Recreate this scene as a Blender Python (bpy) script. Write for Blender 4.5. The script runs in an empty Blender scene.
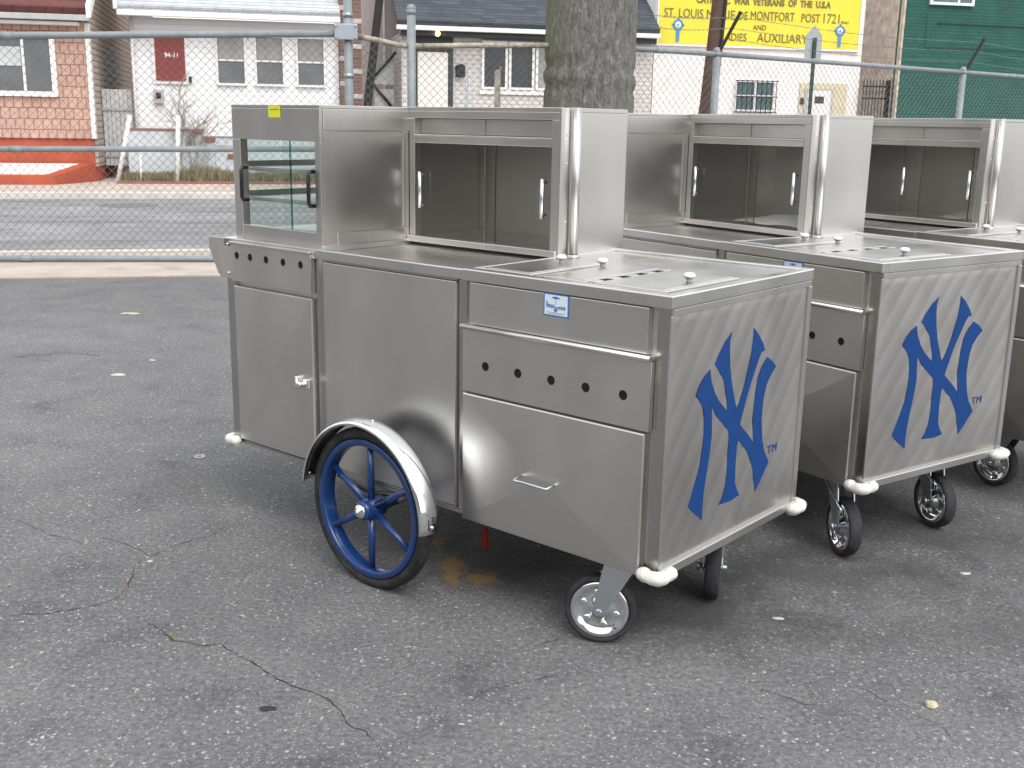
import bpy, bmesh, math, random
from mathutils import Vector, Matrix, noise
random.seed(7)
R = math.radians
PI = math.pi
scene = bpy.context.scene
C = scene.collection

# ------------------------------------------------------------------ materials
M = {}
def new_mat(name):
    m = bpy.data.materials.new(name); m.use_nodes = True
    nt = m.node_tree; b = nt.nodes['Principled BSDF']
    M[name] = m
    return m, nt, b
def N(nt, t, **k):
    n = nt.nodes.new(t)
    for a, v in k.items():
        if a in n.inputs.keys() if hasattr(n, 'inputs') else False:
            n.inputs[a].default_value = v
        else:
            setattr(n, a, v)
    return n
def coords(nt, mode='Object'):
    return nt.nodes.new('ShaderNodeTexCoord').outputs[mode]
def noise_tex(nt, vec, scale, detail=4, rough=.55):
    n = nt.nodes.new('ShaderNodeTexNoise'); n.inputs['Scale'].default_value = scale
    n.inputs['Detail'].default_value = detail; n.inputs['Roughness'].default_value = rough
    nt.links.new(vec, n.inputs['Vector']); return n
def ramp(nt, fac, stops):
    r = nt.nodes.new('ShaderNodeValToRGB'); nt.links.new(fac, r.inputs['Fac'])
    el = r.color_ramp.elements
    while len(el) > 1: el.remove(el[-1])
    el[0].position = stops[0][0]; el[0].color = (*stops[0][1], 1)
    for p, c in stops[1:]:
        e = el.new(p); e.color = (*c, 1)
    return r
def mixc(nt, fac, a, b, mode='MIX'):
    m = nt.nodes.new('ShaderNodeMix'); m.data_type = 'RGBA'; m.blend_type = mode
    def put(sock, v):
        if isinstance(v, (tuple, list)): sock.default_value = (*v, 1)
        elif isinstance(v, (int, float)): sock.default_value = v
        else: nt.links.new(v, sock)
    put(m.inputs[0], fac); put(m.inputs[6], a); put(m.inputs[7], b)
    return m.outputs[2]
def mapping(nt, vec, scale=(1, 1, 1), rot=(0, 0, 0), loc=(0, 0, 0)):
    m = nt.nodes.new('ShaderNodeMapping'); m.inputs['Scale'].default_value = scale
    m.inputs['Rotation'].default_value = rot; m.inputs['Location'].default_value = loc
    nt.links.new(vec, m.inputs['Vector']); return m.outputs[0]
def bump(nt, b, height, strength, dist=.01, prev=None):
    n = nt.nodes.new('ShaderNodeBump'); n.inputs['Strength'].default_value = strength
    n.inputs['Distance'].default_value = dist
    nt.links.new(height, n.inputs['Height'])
    if prev: nt.links.new(prev, n.inputs['Normal'])
    nt.links.new(n.outputs[0], b.inputs['Normal']); return n.outputs[0]

def simple(name, col, rough=.5, metal=0, var=.12, vscale=6, bstr=0, bscale=60, coat=0, spec=None):
    m, nt, b = new_mat(name)
    co = coords(nt)
    n = noise_tex(nt, co, vscale, 5)
    lo = tuple(c*(1-var) for c in col); hi = tuple(min(1, c*(1+var)) for c in col)
    r = ramp(nt, n.outputs['Fac'], [(.3, lo), (.7, hi)])
    nt.links.new(r.outputs[0], b.inputs['Base Color'])
    b.inputs['Roughness'].default_value = rough; b.inputs['Metallic'].default_value = metal
    b.inputs['Coat Weight'].default_value = coat
    if spec is not None: b.inputs['Specular IOR Level'].default_value = spec
    if bstr:
        n2 = noise_tex(nt, co, bscale, 4); bump(nt, b, n2.outputs['Fac'], bstr)
    return m

def steel(name, col=(.60, .575, .54), rough=.30, brush='z', wav=.35):
    m, nt, b = new_mat(name)
    co = coords(nt)
    # brushed grain: very stretched noise
    sc = {'z': (260, 260, 3), 'x': (3, 260, 260), 'n': (60, 60, 60)}[brush]
    g = noise_tex(nt, mapping(nt, co, sc), 1.0, 3)
    big = noise_tex(nt, co, 1.7, 0)
    smudge = noise_tex(nt, mapping(nt, co, (1, 1, .6)), 5, 2, .5)
    c = mixc(nt, .5, ramp(nt, g.outputs['Fac'], [(.3, tuple(x*.965 for x in col)), (.7, tuple(min(1, x*1.03) for x in col))]).outputs[0],
             ramp(nt, smudge.outputs['Fac'], [(.3, tuple(x*.97 for x in col)), (.7, tuple(min(1, x*1.03) for x in col))]).outputs[0])
    nt.links.new(c, b.inputs['Base Color']); b.inputs['Metallic'].default_value = 1
    rr = nt.nodes.new('ShaderNodeMapRange'); rr.inputs['From Min'].default_value = .3; rr.inputs['From Max'].default_value = .7
    rr.inputs['To Min'].default_value = rough*.86; rr.inputs['To Max'].default_value = rough*1.16
    nt.links.new(smudge.outputs['Fac'], rr.inputs['Value']); nt.links.new(rr.outputs[0], b.inputs['Roughness'])
    p = bump(nt, b, big.outputs['Fac'], wav, .02)
    bump(nt, b, g.outputs['Fac'], .03, .0006, p)
    return m
steel('steel_side', (.64, .625, .60), rough=.42)
steel('steel_panel', (.66, .645, .62), rough=.36, brush='x')
steel('steel_top', (.70, .69, .67), rough=.30, brush='x', wav=.2)
steel('steel_cab', (.62, .602, .578), rough=.32)
steel('steel_tube', (.58, .575, .56), rough=.36, wav=.05)
steel('lining', (.50, .49, .47), rough=.38)
steel('steel_end', (.55, .535, .512), rough=.40)
steel('steel_post', (.50, .485, .46), rough=.27)
steel('steel_dark', (.30, .28, .25), rough=.4)
steel('zinc', (.62, .65, .68), rough=.28, brush='n', wav=.1)
steel('chrome', (.86, .87, .88), rough=.045, brush='n', wav=.05)
steel('galvanised', (.42, .46, .50), rough=.5, brush='n', wav=.1)
simple('rail_paint', (.235, .262, .278), .55, 0, .15, 9)
simple('rail_rusty', (.33, .30, .24), .8, 0, .5, 14, .3, 90)
simple('wire', (.17, .175, .18), .55, .4, .2, 30)
simple('tyre', (.012, .012, .013), .62, 0, .3, 20, .2, 120)
simple('rubber_grey', (.022, .021, .024), .7, 0, .3, 20, .2, 120)
simple('blue_paint', (.008, .040, .16), .22, 0, .12, 6, 0, 60, .4)
simple('logo_blue', (.003, .044, .185), .6, 0, .06, 12)
M['logo_blue'].node_tree.nodes['Principled BSDF'].inputs['Specular IOR Level'].default_value = .25
simple('bumper_white', (.74, .72, .66), .55, 0, .1, 30, .35, 45)
def dirty(name, dirt, scale, lo, hi):
    nt = M[name].node_tree; b = nt.nodes['Principled BSDF']; src = b.inputs['Base Color'].links[0].from_socket
    n = noise_tex(nt, coords(nt), scale, 7, .7)
    f = ramp(nt, n.outputs['Fac'], [(lo, (0, 0, 0)), (hi, (1, 1, 1))]).outputs[0]
    nt.links.new(mixc(nt, f, src, dirt), b.inputs['Base Color'])
    rr = nt.nodes.new('ShaderNodeMapRange'); nt.links.new(f, rr.inputs['Value']); r0 = b.inputs['Roughness'].default_value
    rr.inputs['To Min'].default_value = r0; rr.inputs['To Max'].default_value = min(1, r0+.35); nt.links.new(rr.outputs[0], b.inputs['Roughness'])
dirty('bumper_white', (.30, .27, .22), 22, .56, .74); dirty('tyre', (.075, .07, .064), 14, .45, .75); dirty('rubber_grey', (.085, .08, .075), 18, .45, .75)
dirty('blue_paint', (.045, .055, .075), 16, .55, .85);

simple('knob_white', (.82, .81, .78), .3, 0, .05, 20)
simple('black_plastic_and_gap', (.015, .015, .015), .35, 0, .1, 20)
simple('hole_black', (.003, .003, .003), .9, 0, 0)
simple('red_paint', (.28, .012, .01), .4, 0, .1)
simple('sticker_white', (.72, .80, .86), .35, 0, .03)
simple('sticker_blue', (.06, .17, .45), .35, 0, .05)
simple('sticker_yellow', (.72, .70, .03), .45, 0, .1, 30)
simple('reflection_block_grey', (.34, .335, .33), .9, 0, .12, 1.5, .3, 30)
simple('concrete', (.47, .40, .35), .9, 0, .16, 2.2, .4, 60)
simple('concrete_walk', (.50, .43, .38), .9, 0, .16, 1.2, .4, 60)
simple('kerb_stone', (.60, .57, .53), .85, 0, .12, 3)
dirty('concrete', (.30, .26, .22), 3, .5, .78); dirty('concrete_walk', (.36, .31, .27), 1.5, .5, .8)
simple('earth', (.20, .16, .12), 1, 0, .3, 3, .6, 30)
simple('grass', (.22, .19, .10), .9, 0, .4, 8)
simple('white_trim', (.80, .79, .77), .6, 0, .04)
simple('grey_trim', (.42, .42, .42), .6, 0, .1)
simple('porch_wall', (.58, .62, .64), .8, 0, .1, 2)
simple('stucco_pink', (.80, .75, .73), .85, 0, .05, 3, .2, 40)
dirty('stucco_pink', (.60, .55, .52), 1.3, .5, .85)
simple('stucco_tan', (.52, .44, .37), .95, 0, .3, 5, .8, 14)
simple('beige_paint', (.58, .52, .38), .8, 0, .08)
simple('orange_paint', (.42, .075, .030), .7, 0, .25, 1.7)
simple('door_red', (.21, .035, .028), .5, 0, .08)
simple('door_white', (.72, .70, .66), .5, 0, .05)
simple('dark_frame', (.03, .035, .04), .5, 0, .1)
simple('pane_dark', (.03, .035, .04), .12, 0, .3, 3)
simple('pane_grey', (.14, .15, .155), .25, 0, .2, 2)
simple('pane_teal', (.07, .13, .14), .2, 0, .3, 5)
simple('blind', (.52, .54, .55), .7, 0, .08)
simple('curtain', (.30, .30, .29), .8, 0, .15, 4)
simple('sign_yellow', (.74, .63, .05), .55, 0, .05, 2)
dirty('sign_yellow', (.62, .50, .06), 1.4, .5, .9)
simple('sign_ink', (.17, .15, .045), .7, 0, .1)
simple('sign_blue', (.10, .25, .50), .6, 0, .05)
simple('sign_back', (.36, .38, .39), .5, .5, .1)
simple('green_post', (.02, .045, .035), .5, 0, .1)
simple('pole_wood', (.085, .050, .038), .85, 0, .35, 5, .6, 30)
simple('pole_black', (.018, .017, .015), .8, 0, .3, 6, .4, 30)
simple('twig', (.27, .23, .20), .9, 0, .3, 10)
simple('iron', (.012, .012, .014), .5, 0, .1)
simple('crack_dark', (.022, .020, .019), 1, 0, .4, 30)
simple('crack_sand', (.17, .13, .085), 1, 0, .5, 60)
simple('litter_white', (.48, .48, .47), .7, 0, .2, 60)
simple('litter_cream', (.50, .44, .30), .7, 0, .3, 60)
simple('litter_blue', (.14, .26, .34), .5, 0, .2, 60)
simple('dark_spot', (.028, .027, .027), .9, 0, .3, 40)
simple('gutter_white', (.74, .73, .71), .5, 0, .06)
simple('gate_white', (.56, .56, .57), .7, 0, .15, 5)
simple('pinkish_wall', (.48, .42, .40), .8, 0, .1, 3)

def brick(name, c1, c2, mortar, w, h, ms=.012, rough=.85, off=.5, bstr=.5, wob=0, tint=.15):
    m, nt, b = new_mat(name)
    co = coords(nt)
    sep = nt.nodes.new('ShaderNodeSeparateXYZ'); nt.links.new(co, sep.inputs[0])
    add = nt.nodes.new('ShaderNodeMath'); add.operation = 'ADD'
    nt.links.new(sep.outputs[0], add.inputs[0]); nt.links.new(sep.outputs[1], add.inputs[1])
    cmb = nt.nodes.new('ShaderNodeCombineXYZ'); nt.links.new(add.outputs[0], cmb.inputs[0])
    zz = sep.outputs[2]
    if wob:
        wn = noise_tex(nt, co, 3.0, 2); mm = nt.nodes.new('ShaderNodeMath'); mm.operation = 'MULTIPLY_ADD'
        nt.links.new(wn.outputs['Fac'], mm.inputs[0]); mm.inputs[1].default_value = wob; nt.links.new(zz, mm.inputs[2]); zz = mm.outputs[0]
    nt.links.new(zz, cmb.inputs[1])
    t = nt.nodes.new('ShaderNodeTexBrick'); nt.links.new(cmb.outputs[0], t.inputs['Vector'])
    t.inputs['Scale'].default_value = 1; t.inputs['Brick Width'].default_value = w; t.inputs['Row Height'].default_value = h
    t.inputs['Mortar Size'].default_value = ms; t.inputs['Mortar Smooth'].default_value = .3; t.offset = off
    t.inputs['Color1'].default_value = (*c1, 1); t.inputs['Color2'].default_value = (*c2, 1); t.inputs['Mortar'].default_value = (*mortar, 1)
    nn = noise_tex(nt, co, 2.5, 5)
    v = ramp(nt, nn.outputs['Fac'], [(.3, (1-tint,)*3), (.7, (1, 1, 1))])
    c = mixc(nt, 1.0, t.outputs['Color'], v.outputs[0], 'MULTIPLY')
    nt.links.new(c, b.inputs['Base Color']); b.inputs['Roughness'].default_value = rough
    inv = nt.nodes.new('ShaderNodeMath'); inv.operation = 'SUBTRACT'; inv.inputs[0].default_value = 1
    nt.links.new(t.outputs['Fac'], inv.inputs[1])
    bump(nt, b, inv.outputs[0], bstr, .01)
    return m
brick('shingle_salmon', (.60, .385, .305), (.54, .34, .27), (.24, .13, .10), .17, .21, .009, bstr=.7, wob=.05)
brick('roof_maroon', (.16, .05, .045), (.13, .045, .04), (.06, .02, .02), .3, .14, .01)
brick('siding_beige', (.60, .51, .43), (.57, .48, .41), (.26, .20, .16), 4, .12, .016, bstr=.6)
brick('siding_white', (.88, .88, .88), (.86, .86, .87), (.68, .68, .70), 3.2, .11, .007, bstr=.3, tint=.06)
brick('roof_white', (.56, .58, .60), (.48, .50, .53), (.30, .31, .33), .28, .075, .008)
brick('roof_slate', (.045, .055, .068), (.075, .088, .105), (.028, .032, .038), .30, .075, .006)
brick('brick_white', (.66, .63, .61), (.60, .58, .57), (.42, .40, .39), .26, .095, .010, tint=.1)
brick('brick_white_clean', (.70, .68, .64), (.66, .64, .60), (.45, .43, .40), .3, .12, .010, tint=.1)
brick('brick_brown', (.15, .08, .06), (.22, .11, .075), (.20, .17, .15), .24, .08, .012)
brick('brick_red', (.42, .07, .045), (.38, .06, .04), (.30, .08, .06), .24, .08, .010)
brick('brick_green', (.022, .115, .088), (.018, .100, .078), (.014, .075, .060), .22, .075, .010, tint=.25)
brick('steps_brick', (.38, .12, .08), (.33, .10, .07), (.3, .2, .16), .2, .07, .01)

def glass_mat(name, tint, refl=1.0, rough=.02):
    m = bpy.data.materials.new(name); m.use_nodes = True; M[name] = m
    nt = m.node_tree; nt.nodes.remove(nt.nodes['Principled BSDF']); out = nt.nodes['Material Output']
    tr = nt.nodes.new('ShaderNodeBsdfTransparent'); tr.inputs[0].default_value = (*tint, 1)
    gl = nt.nodes.new('ShaderNodeBsdfGlossy'); gl.inputs['Roughness'].default_value = rough
    fr = nt.nodes.new('ShaderNodeFresnel'); fr.inputs['IOR'].default_value = 1.5
    dust = noise_tex(nt, coords(nt), 5, 4)
    ge = nt.nodes.new('ShaderNodeNewGeometry'); inv = nt.nodes.new('ShaderNodeMath'); inv.operation = 'SUBTRACT'; inv.inputs[0].default_value = refl
    inv.use_clamp = True; nt.links.new(ge.outputs['Backfacing'], inv.inputs[1])
    mu = nt.nodes.new('ShaderNodeMath'); mu.operation = 'MULTIPLY'
    nt.links.new(fr.outputs[0], mu.inputs[0]); nt.links.new(inv.outputs[0], mu.inputs[1])
    mx = nt.nodes.new('ShaderNodeMixShader'); nt.links.new(mu.outputs[0], mx.inputs[0])
    nt.links.new(tr.outputs[0], mx.inputs[1]); nt.links.new(gl.outputs[0], mx.inputs[2])
    nt.links.new(mx.outputs[0], out.inputs['Surface'])
glass_mat('glass_clear', (.93, .96, .95))
glass_mat('glass_smoke', (.93, .925, .91), 1.0)
glass_mat('glass_edge', (.25, .55, .52), .6)

def asphalt(name, base=(.155, .154, .156), marks=True, speck=1.0):
    m, nt, b = new_mat(name)
    co = coords(nt)
    n1 = noise_tex(nt, co, .55, 5, .6); n2 = noise_tex(nt, co, 3.5, 6, .65); n3 = noise_tex(nt, co, 70, 5, .7)
    c = ramp(nt, n1.outputs['Fac'], [(.3, tuple(x*.76 for x in base)), (.7, tuple(x*1.16 for x in base))]).outputs[0]
    v2 = ramp(nt, n2.outputs['Fac'], [(.28, (.58, .58, .59)), (.42, (.90, .90, .91)), (.55, (1, 1, 1)), (.72, (1.12, 1.12, 1.11))]).outputs[0]
    c = mixc(nt, 1, c, v2, 'MULTIPLY')
    v3 = ramp(nt, n3.outputs['Fac'], [(.28, (.42, .42, .43)), (.5, (.96, .96, .96)), (.72, (1.5, 1.5, 1.49))]).outputs[0]
    c = mixc(nt, 1, c, v3, 'MULTIPLY')
    dens = noise_tex(nt, co, 1.3, 3)
    for sc, thr, dist, col in ((170, .73, .36, (.36, .35, .34)), (95, .86, .30, (.48, .47, .45)), (48, .955, .16, (.60, .58, .55))):
        vo = nt.nodes.new('ShaderNodeTexVoronoi'); vo.inputs['Scale'].default_value = sc
        nd = noise_tex(nt, co, sc*1.6, 2)
        ad = nt.nodes.new('ShaderNodeMixRGB'); ad.blend_type = 'LINEAR_LIGHT'; ad.inputs[0].default_value = .45/sc
        nt.links.new(co, ad.inputs[1]); nt.links.new(nd.outputs['Color'], ad.inputs[2])
        nt.links.new(ad.outputs[0], vo.inputs['Vector'])
        s = nt.nodes.new('ShaderNodeSeparateColor'); nt.links.new(vo.outputs['Color'], s.inputs[0])
        g = nt.nodes.new('ShaderNodeMath'); g.operation = 'GREATER_THAN'; g.inputs[1].default_value = thr
        ds = nt.nodes.new('ShaderNodeMath'); ds.operation = 'MULTIPLY_ADD'; ds.inputs[1].default_value = .25; 
        nt.links.new(dens.outputs['Fac'], ds.inputs[0]); nt.links.new(s.outputs[0], ds.inputs[2])
        sb = nt.nodes.new('ShaderNodeMath'); sb.operation = 'SUBTRACT'; sb.inputs[1].default_value = .125
        nt.links.new(ds.outputs[0], sb.inputs[0]); nt.links.new(sb.outputs[0], g.inputs[0])
        l = nt.nodes.new('ShaderNodeMath'); l.operation = 'LESS_THAN'; nt.links.new(vo.outputs['Distance'], l.inputs[0])
        szz = nt.nodes.new('ShaderNodeMath'); szz.operation = 'MULTIPLY'; szz.inputs[1].default_value = dist*1.6
        nt.links.new(s.outputs[1], szz.inputs[0]); nt.links.new(szz.outputs[0], l.inputs[1])
        mu = nt.nodes.new('ShaderNodeMath'); mu.operation = 'MULTIPLY'; nt.links.new(g.outputs[0], mu.inputs[0]); nt.links.new(l.outputs[0], mu.inputs[1])
        mz = nt.nodes.new('ShaderNodeMath'); mz.operation = 'MULTIPLY'; mz.inputs[1].default_value = (.68 if sc > 60 else .8)*speck; nt.links.new(mu.outputs[0], mz.inputs[0])
        c = mixc(nt, mz.outputs[0], c, col)
    if not marks:
        st = noise_tex(nt, mapping(nt, co, (.12, 1.4, 1)), 1.6, 5, .6)
        c = mixc(nt, 1, c, ramp(nt, st.outputs['Fac'], [(.35, (.66, .66, .68)), (.5, (1, 1, 1)), (.68, (1.12, 1.11, 1.10))]).outputs[0], 'MULTIPLY')
    if marks:
        # oily stains plus painted under-cart shade, and a worn yellow paint mark, in lot coordinates
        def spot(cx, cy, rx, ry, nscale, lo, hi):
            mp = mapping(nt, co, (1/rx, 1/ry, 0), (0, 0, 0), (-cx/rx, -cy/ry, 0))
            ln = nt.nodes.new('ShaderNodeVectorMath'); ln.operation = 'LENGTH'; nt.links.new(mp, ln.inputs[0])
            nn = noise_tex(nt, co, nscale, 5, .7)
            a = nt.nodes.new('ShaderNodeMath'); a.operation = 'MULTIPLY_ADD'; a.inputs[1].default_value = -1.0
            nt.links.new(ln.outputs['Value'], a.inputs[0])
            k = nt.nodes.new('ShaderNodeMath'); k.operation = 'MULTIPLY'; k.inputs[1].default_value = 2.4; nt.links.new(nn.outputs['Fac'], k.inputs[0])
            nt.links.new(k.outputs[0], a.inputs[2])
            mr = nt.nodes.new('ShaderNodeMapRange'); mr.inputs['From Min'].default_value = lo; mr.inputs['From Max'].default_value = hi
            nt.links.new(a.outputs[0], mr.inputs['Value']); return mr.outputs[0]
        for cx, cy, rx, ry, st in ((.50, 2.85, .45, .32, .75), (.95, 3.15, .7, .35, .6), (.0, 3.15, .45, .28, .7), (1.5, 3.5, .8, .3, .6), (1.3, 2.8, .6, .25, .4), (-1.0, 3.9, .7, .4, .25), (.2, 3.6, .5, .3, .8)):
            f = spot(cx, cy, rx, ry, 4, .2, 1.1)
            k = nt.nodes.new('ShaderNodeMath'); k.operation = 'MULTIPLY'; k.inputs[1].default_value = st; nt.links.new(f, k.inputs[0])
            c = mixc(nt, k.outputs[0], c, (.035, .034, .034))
        f1 = spot(-.175, 3.14, .075, .20, 22, .55, .95)
        f2 = spot(-.235, 3.36, .05, .10, 26, .5, .95); f3 = spot(-.08, 3.06, .085, .085, 30, .45, .95)
        for f in (f1, f2, f3): c = mixc(nt, f, c, (.25, .16, .06))
    nt.links.new(c, b.inputs['Base Color'])
    b.inputs['Roughness'].default_value = .88
    hs = nt.nodes.new('ShaderNodeMath'); hs.operation = 'ADD'
    n5 = noise_tex(nt, co, 180, 3); nt.links.new(n3.outputs['Fac'], hs.inputs[0]); nt.links.new(n5.outputs['Fac'], hs.inputs[1])
    p = bump(nt, b, hs.outputs[0], .55, .006)
    return m
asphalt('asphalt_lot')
asphalt('asphalt_street', (.27, .267, .275), False, .25)

def bark():
    m, nt, b = new_mat('bark')
    co = coords(nt)
    v = mapping(nt, co, (10, 10, 3.2))
    n = noise_tex(nt, v, 2.2, 8, .7); n2 = noise_tex(nt, co, 1.6, 4)
    vo = nt.nodes.new('ShaderNodeTexVoronoi'); vo.inputs['Scale'].default_value = 4.2; vo.feature = 'DISTANCE_TO_EDGE'
    ad = nt.nodes.new('ShaderNodeMixRGB'); ad.blend_type = 'LINEAR_LIGHT'; ad.inputs[0].default_value = .35
    nt.links.new(v, ad.inputs[1]); nt.links.new(n.outputs['Color'], ad.inputs[2]); nt.links.new(ad.outputs[0], vo.inputs['Vector'])
    e = ramp(nt, vo.outputs['Distance'], [(.0, (.35, .35, .35)), (.12, (1, 1, 1))]).outputs[0]
    c = ramp(nt, n.outputs['Fac'], [(.3, (.09, .085, .072)), (.5, (.20, .195, .178)), (.70, (.36, .355, .33))]).outputs[0]
    c = mixc(nt, .38, c, e, 'MULTIPLY')
    # greenish left flank
    sep = nt.nodes.new('ShaderNodeSeparateXYZ'); nt.links.new(co, sep.inputs[0])
    mr = nt.nodes.new('ShaderNodeMapRange'); mr.inputs['From Min'].default_value = -.20; mr.inputs['From Max'].default_value = -.42
    nt.links.new(sep.outputs[0], mr.inputs['Value'])
    g = nt.nodes.new('ShaderNodeMath'); g.operation = 'MULTIPLY'; nt.links.new(mr.outputs[0], g.inputs[0]); nt.links.new(n2.outputs['Fac'], g.inputs[1])
    c = mixc(nt, g.outputs[0], c, (.12, .14, .05))
    # dark scar ring where a rail once pressed in
    nt.links.new(c, b.inputs['Base Color']); b.inputs['Roughness'].default_value = .95
    mu = nt.nodes.new('ShaderNodeMath'); mu.operation = 'MULTIPLY'; nt.links.new(n.outputs['Fac'], mu.inputs[0]); nt.links.new(ramp(nt, e, [(0, (.7, .7, .7)), (1, (1, 1, 1))]).outputs[0], mu.inputs[1])
    bump(nt, b, mu.outputs[0], 1.0, .035)
bark()
m, nt, b = new_mat('lamp_glow'); b.inputs['Base Color'].default_value = (1, .8, .55, 1)
b.inputs['Emission Color'].default_value = (1, .62, .28, 1); b.inputs['Emission Strength'].default_value = 6

# ------------------------------------------------------------------ mesh helpers
class MB:
    def __init__(s): s.bm = bmesh.new(); s.smooth = []
    def _bev(s, geom_edges, w, seg=1):
        if w > 0:
            bmesh.ops.bevel(s.bm, geom=geom_edges, offset=w, segments=seg, profile=.5, affect='EDGES', clamp_overlap=True)
    def box(s, x0, x1, y0, y1, z0, z1, bev=0):
        x0, x1 = sorted((x0, x1)); y0, y1 = sorted((y0, y1)); z0, z1 = sorted((z0, z1))
        t = bmesh.new(); bmesh.ops.create_cube(t, size=1)
        for v in t.verts:
            v.co = Vector((x0+(v.co.x+.5)*(x1-x0), y0+(v.co.y+.5)*(y1-y0), z0+(v.co.z+.5)*(z1-z0)))
        if bev: bmesh.ops.bevel(t, geom=list(t.edges), offset=min(bev, .45*min(x1-x0, y1-y0, z1-z0)), segments=2, profile=.5, affect='EDGES')
        s.merge(t); return s
    def merge(s, t, mat=None):
        if mat is not None: bmesh.ops.transform(t, matrix=mat, verts=t.verts)
        me = bpy.data.meshes.new('t'); t.to_mesh(me); t.free(); s.bm.from_mesh(me); bpy.data.meshes.remove(me)
    def prism(s, poly, axis, a, b, bev=0):
        """poly: 2D points; axis 'x': (y,z) 'y': (x,z) 'z': (x,y); extruded from a to b"""
        def P(p, h): return {'x': (h, p[0], p[1]), 'y': (p[0], h, p[1]), 'z': (p[0], p[1], h)}[axis]
        t = bmesh.new()
        A = [t.verts.new(P(p, a)) for p in poly]; B = [t.verts.new(P(p, b)) for p in poly]
        n = len(poly)
        fa = t.faces.new(A); fb = t.faces.new(list(reversed(B)))
        for i in range(n): t.faces.new((A[i], B[i], B[(i+1) % n], A[(i+1) % n]))
        if bev: bmesh.ops.bevel(t, geom=list(t.edges), offset=bev, segments=1, affect='EDGES')
        bmesh.ops.recalc_face_normals(t, faces=t.faces)
        s.merge(t); return s
    def tube(s, pts, r, n=8, r2=None, cap=True):
        pts = [Vector(p) for p in pts]; rings = []; m = len(pts)
        up = Vector((0, 0, 1)); prev = None
        for i, p in enumerate(pts):
            d = (pts[min(i+1, m-1)]-pts[max(i-1, 0)]).normalized()
            if prev is None:
                a = d.cross(up)
                if a.length < .05: a = d.cross(Vector((1, 0, 0)))
                a.normalize()
            else:
                a = (prev - d*prev.dot(d)).normalized()
            prev = a; b_ = d.cross(a)
            rr = r if r2 is None else r+(r2-r)*i/(m-1)
            if isinstance(r, (list, tuple)): rr = r[i]
            rings.append([s.bm.verts.new(p+a*math.cos(2*PI*k/n)*rr+b_*math.sin(2*PI*k/n)*rr) for k in range(n)])
        for i in range(m-1):
            for k in range(n):
                f = s.bm.faces.new((rings[i][k], rings[i][(k+1) % n], rings[i+1][(k+1) % n], rings[i+1][k])); f.smooth = n > 5
        if cap:
            s.bm.faces.new(list(reversed(rings[0]))); s.bm.faces.new(rings[-1])
        return s
    def lathe(s, prof, origin, axis, n=48, a0=0, a1=2*PI, closed_prof=False):
        """prof: (radius, along axis) points, revolved about axis through origin"""
        o = Vector(origin); ax = Vector(axis).normalized()
        a = ax.cross(Vector((0, 0, 1)))
        if a.length < .1: a = Vector((1, 0, 0))
        a.normalize(); b_ = ax.cross(a)
        full = abs(a1-a0-2*PI) < 1e-6
        cnt = n if full else n+1
        rings = []
        for k in range(cnt):
            th = a0+(a1-a0)*k/n
            rings.append([s.bm.verts.new(o+(a*math.cos(th)+b_*math.sin(th))*rr+ax*h) for rr, h in prof])
        m = len(prof)
        for k in range(n):
            A = rings[k]; B = rings[(k+1) % cnt]
            for i in range(m if closed_prof else m-1):
                j = (i+1) % m
                try:
                    f = s.bm.faces.new((A[i], A[j], B[j], B[i])); f.smooth = True
                except ValueError: pass
        if not full and closed_prof:
            s.bm.faces.new(rings[0]); s.bm.faces.new(list(reversed(rings[-1])))
        return s
    def sphere(s, c, r, n=12, sc=(1, 1, 1)):
        t = bmesh.new(); bmesh.ops.create_uvsphere(t, u_segments=n, v_segments=max(6, n//2), radius=r)
        for f in t.faces: f.smooth = True
        s.merge(t, Matrix.Translation(c) @ Matrix.Diagonal((*sc, 1))); return s
    def build(s, name, mat, parent=None, off=(0, 0, 0), weld=True):
        if any(off):
            bmesh.ops.translate(s.bm, vec=-Vector(off), verts=s.bm.verts)
        if weld: bmesh.ops.remove_doubles(s.bm, verts=s.bm.verts, dist=1e-6)
        bmesh.ops.recalc_face_normals(s.bm, faces=s.bm.faces)
        me = bpy.data.meshes.new(name); s.bm.to_mesh(me); s.bm.free()
        me.materials.append(M[mat])
        o = bpy.data.objects.new(name, me); C.objects.link(o)
        if parent: o.parent = parent
        return o
def box(*a, **k): return MB().box(*a, **k)
def tag(o, label=None, cat=None, group=None, kind=None):
    if label: o['label'] = label
    if cat: o['category'] = cat
    if group: o['group'] = group
    if kind: o['kind'] = kind
    return o
def empty(name, loc=(0, 0, 0), rz=0):
    o = bpy.data.objects.new(name, None); C.objects.link(o); o.location = loc; o.rotation_euler = (0, 0, rz)
    o.empty_display_size = .2
    return o
def copy_tree(o, parent=None):
    c = o.copy(); C.objects.link(c); c.parent = parent
    for ch in list(kids.get(o, o.children)): copy_tree(ch, c)
    return c
kids = {}
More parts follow.
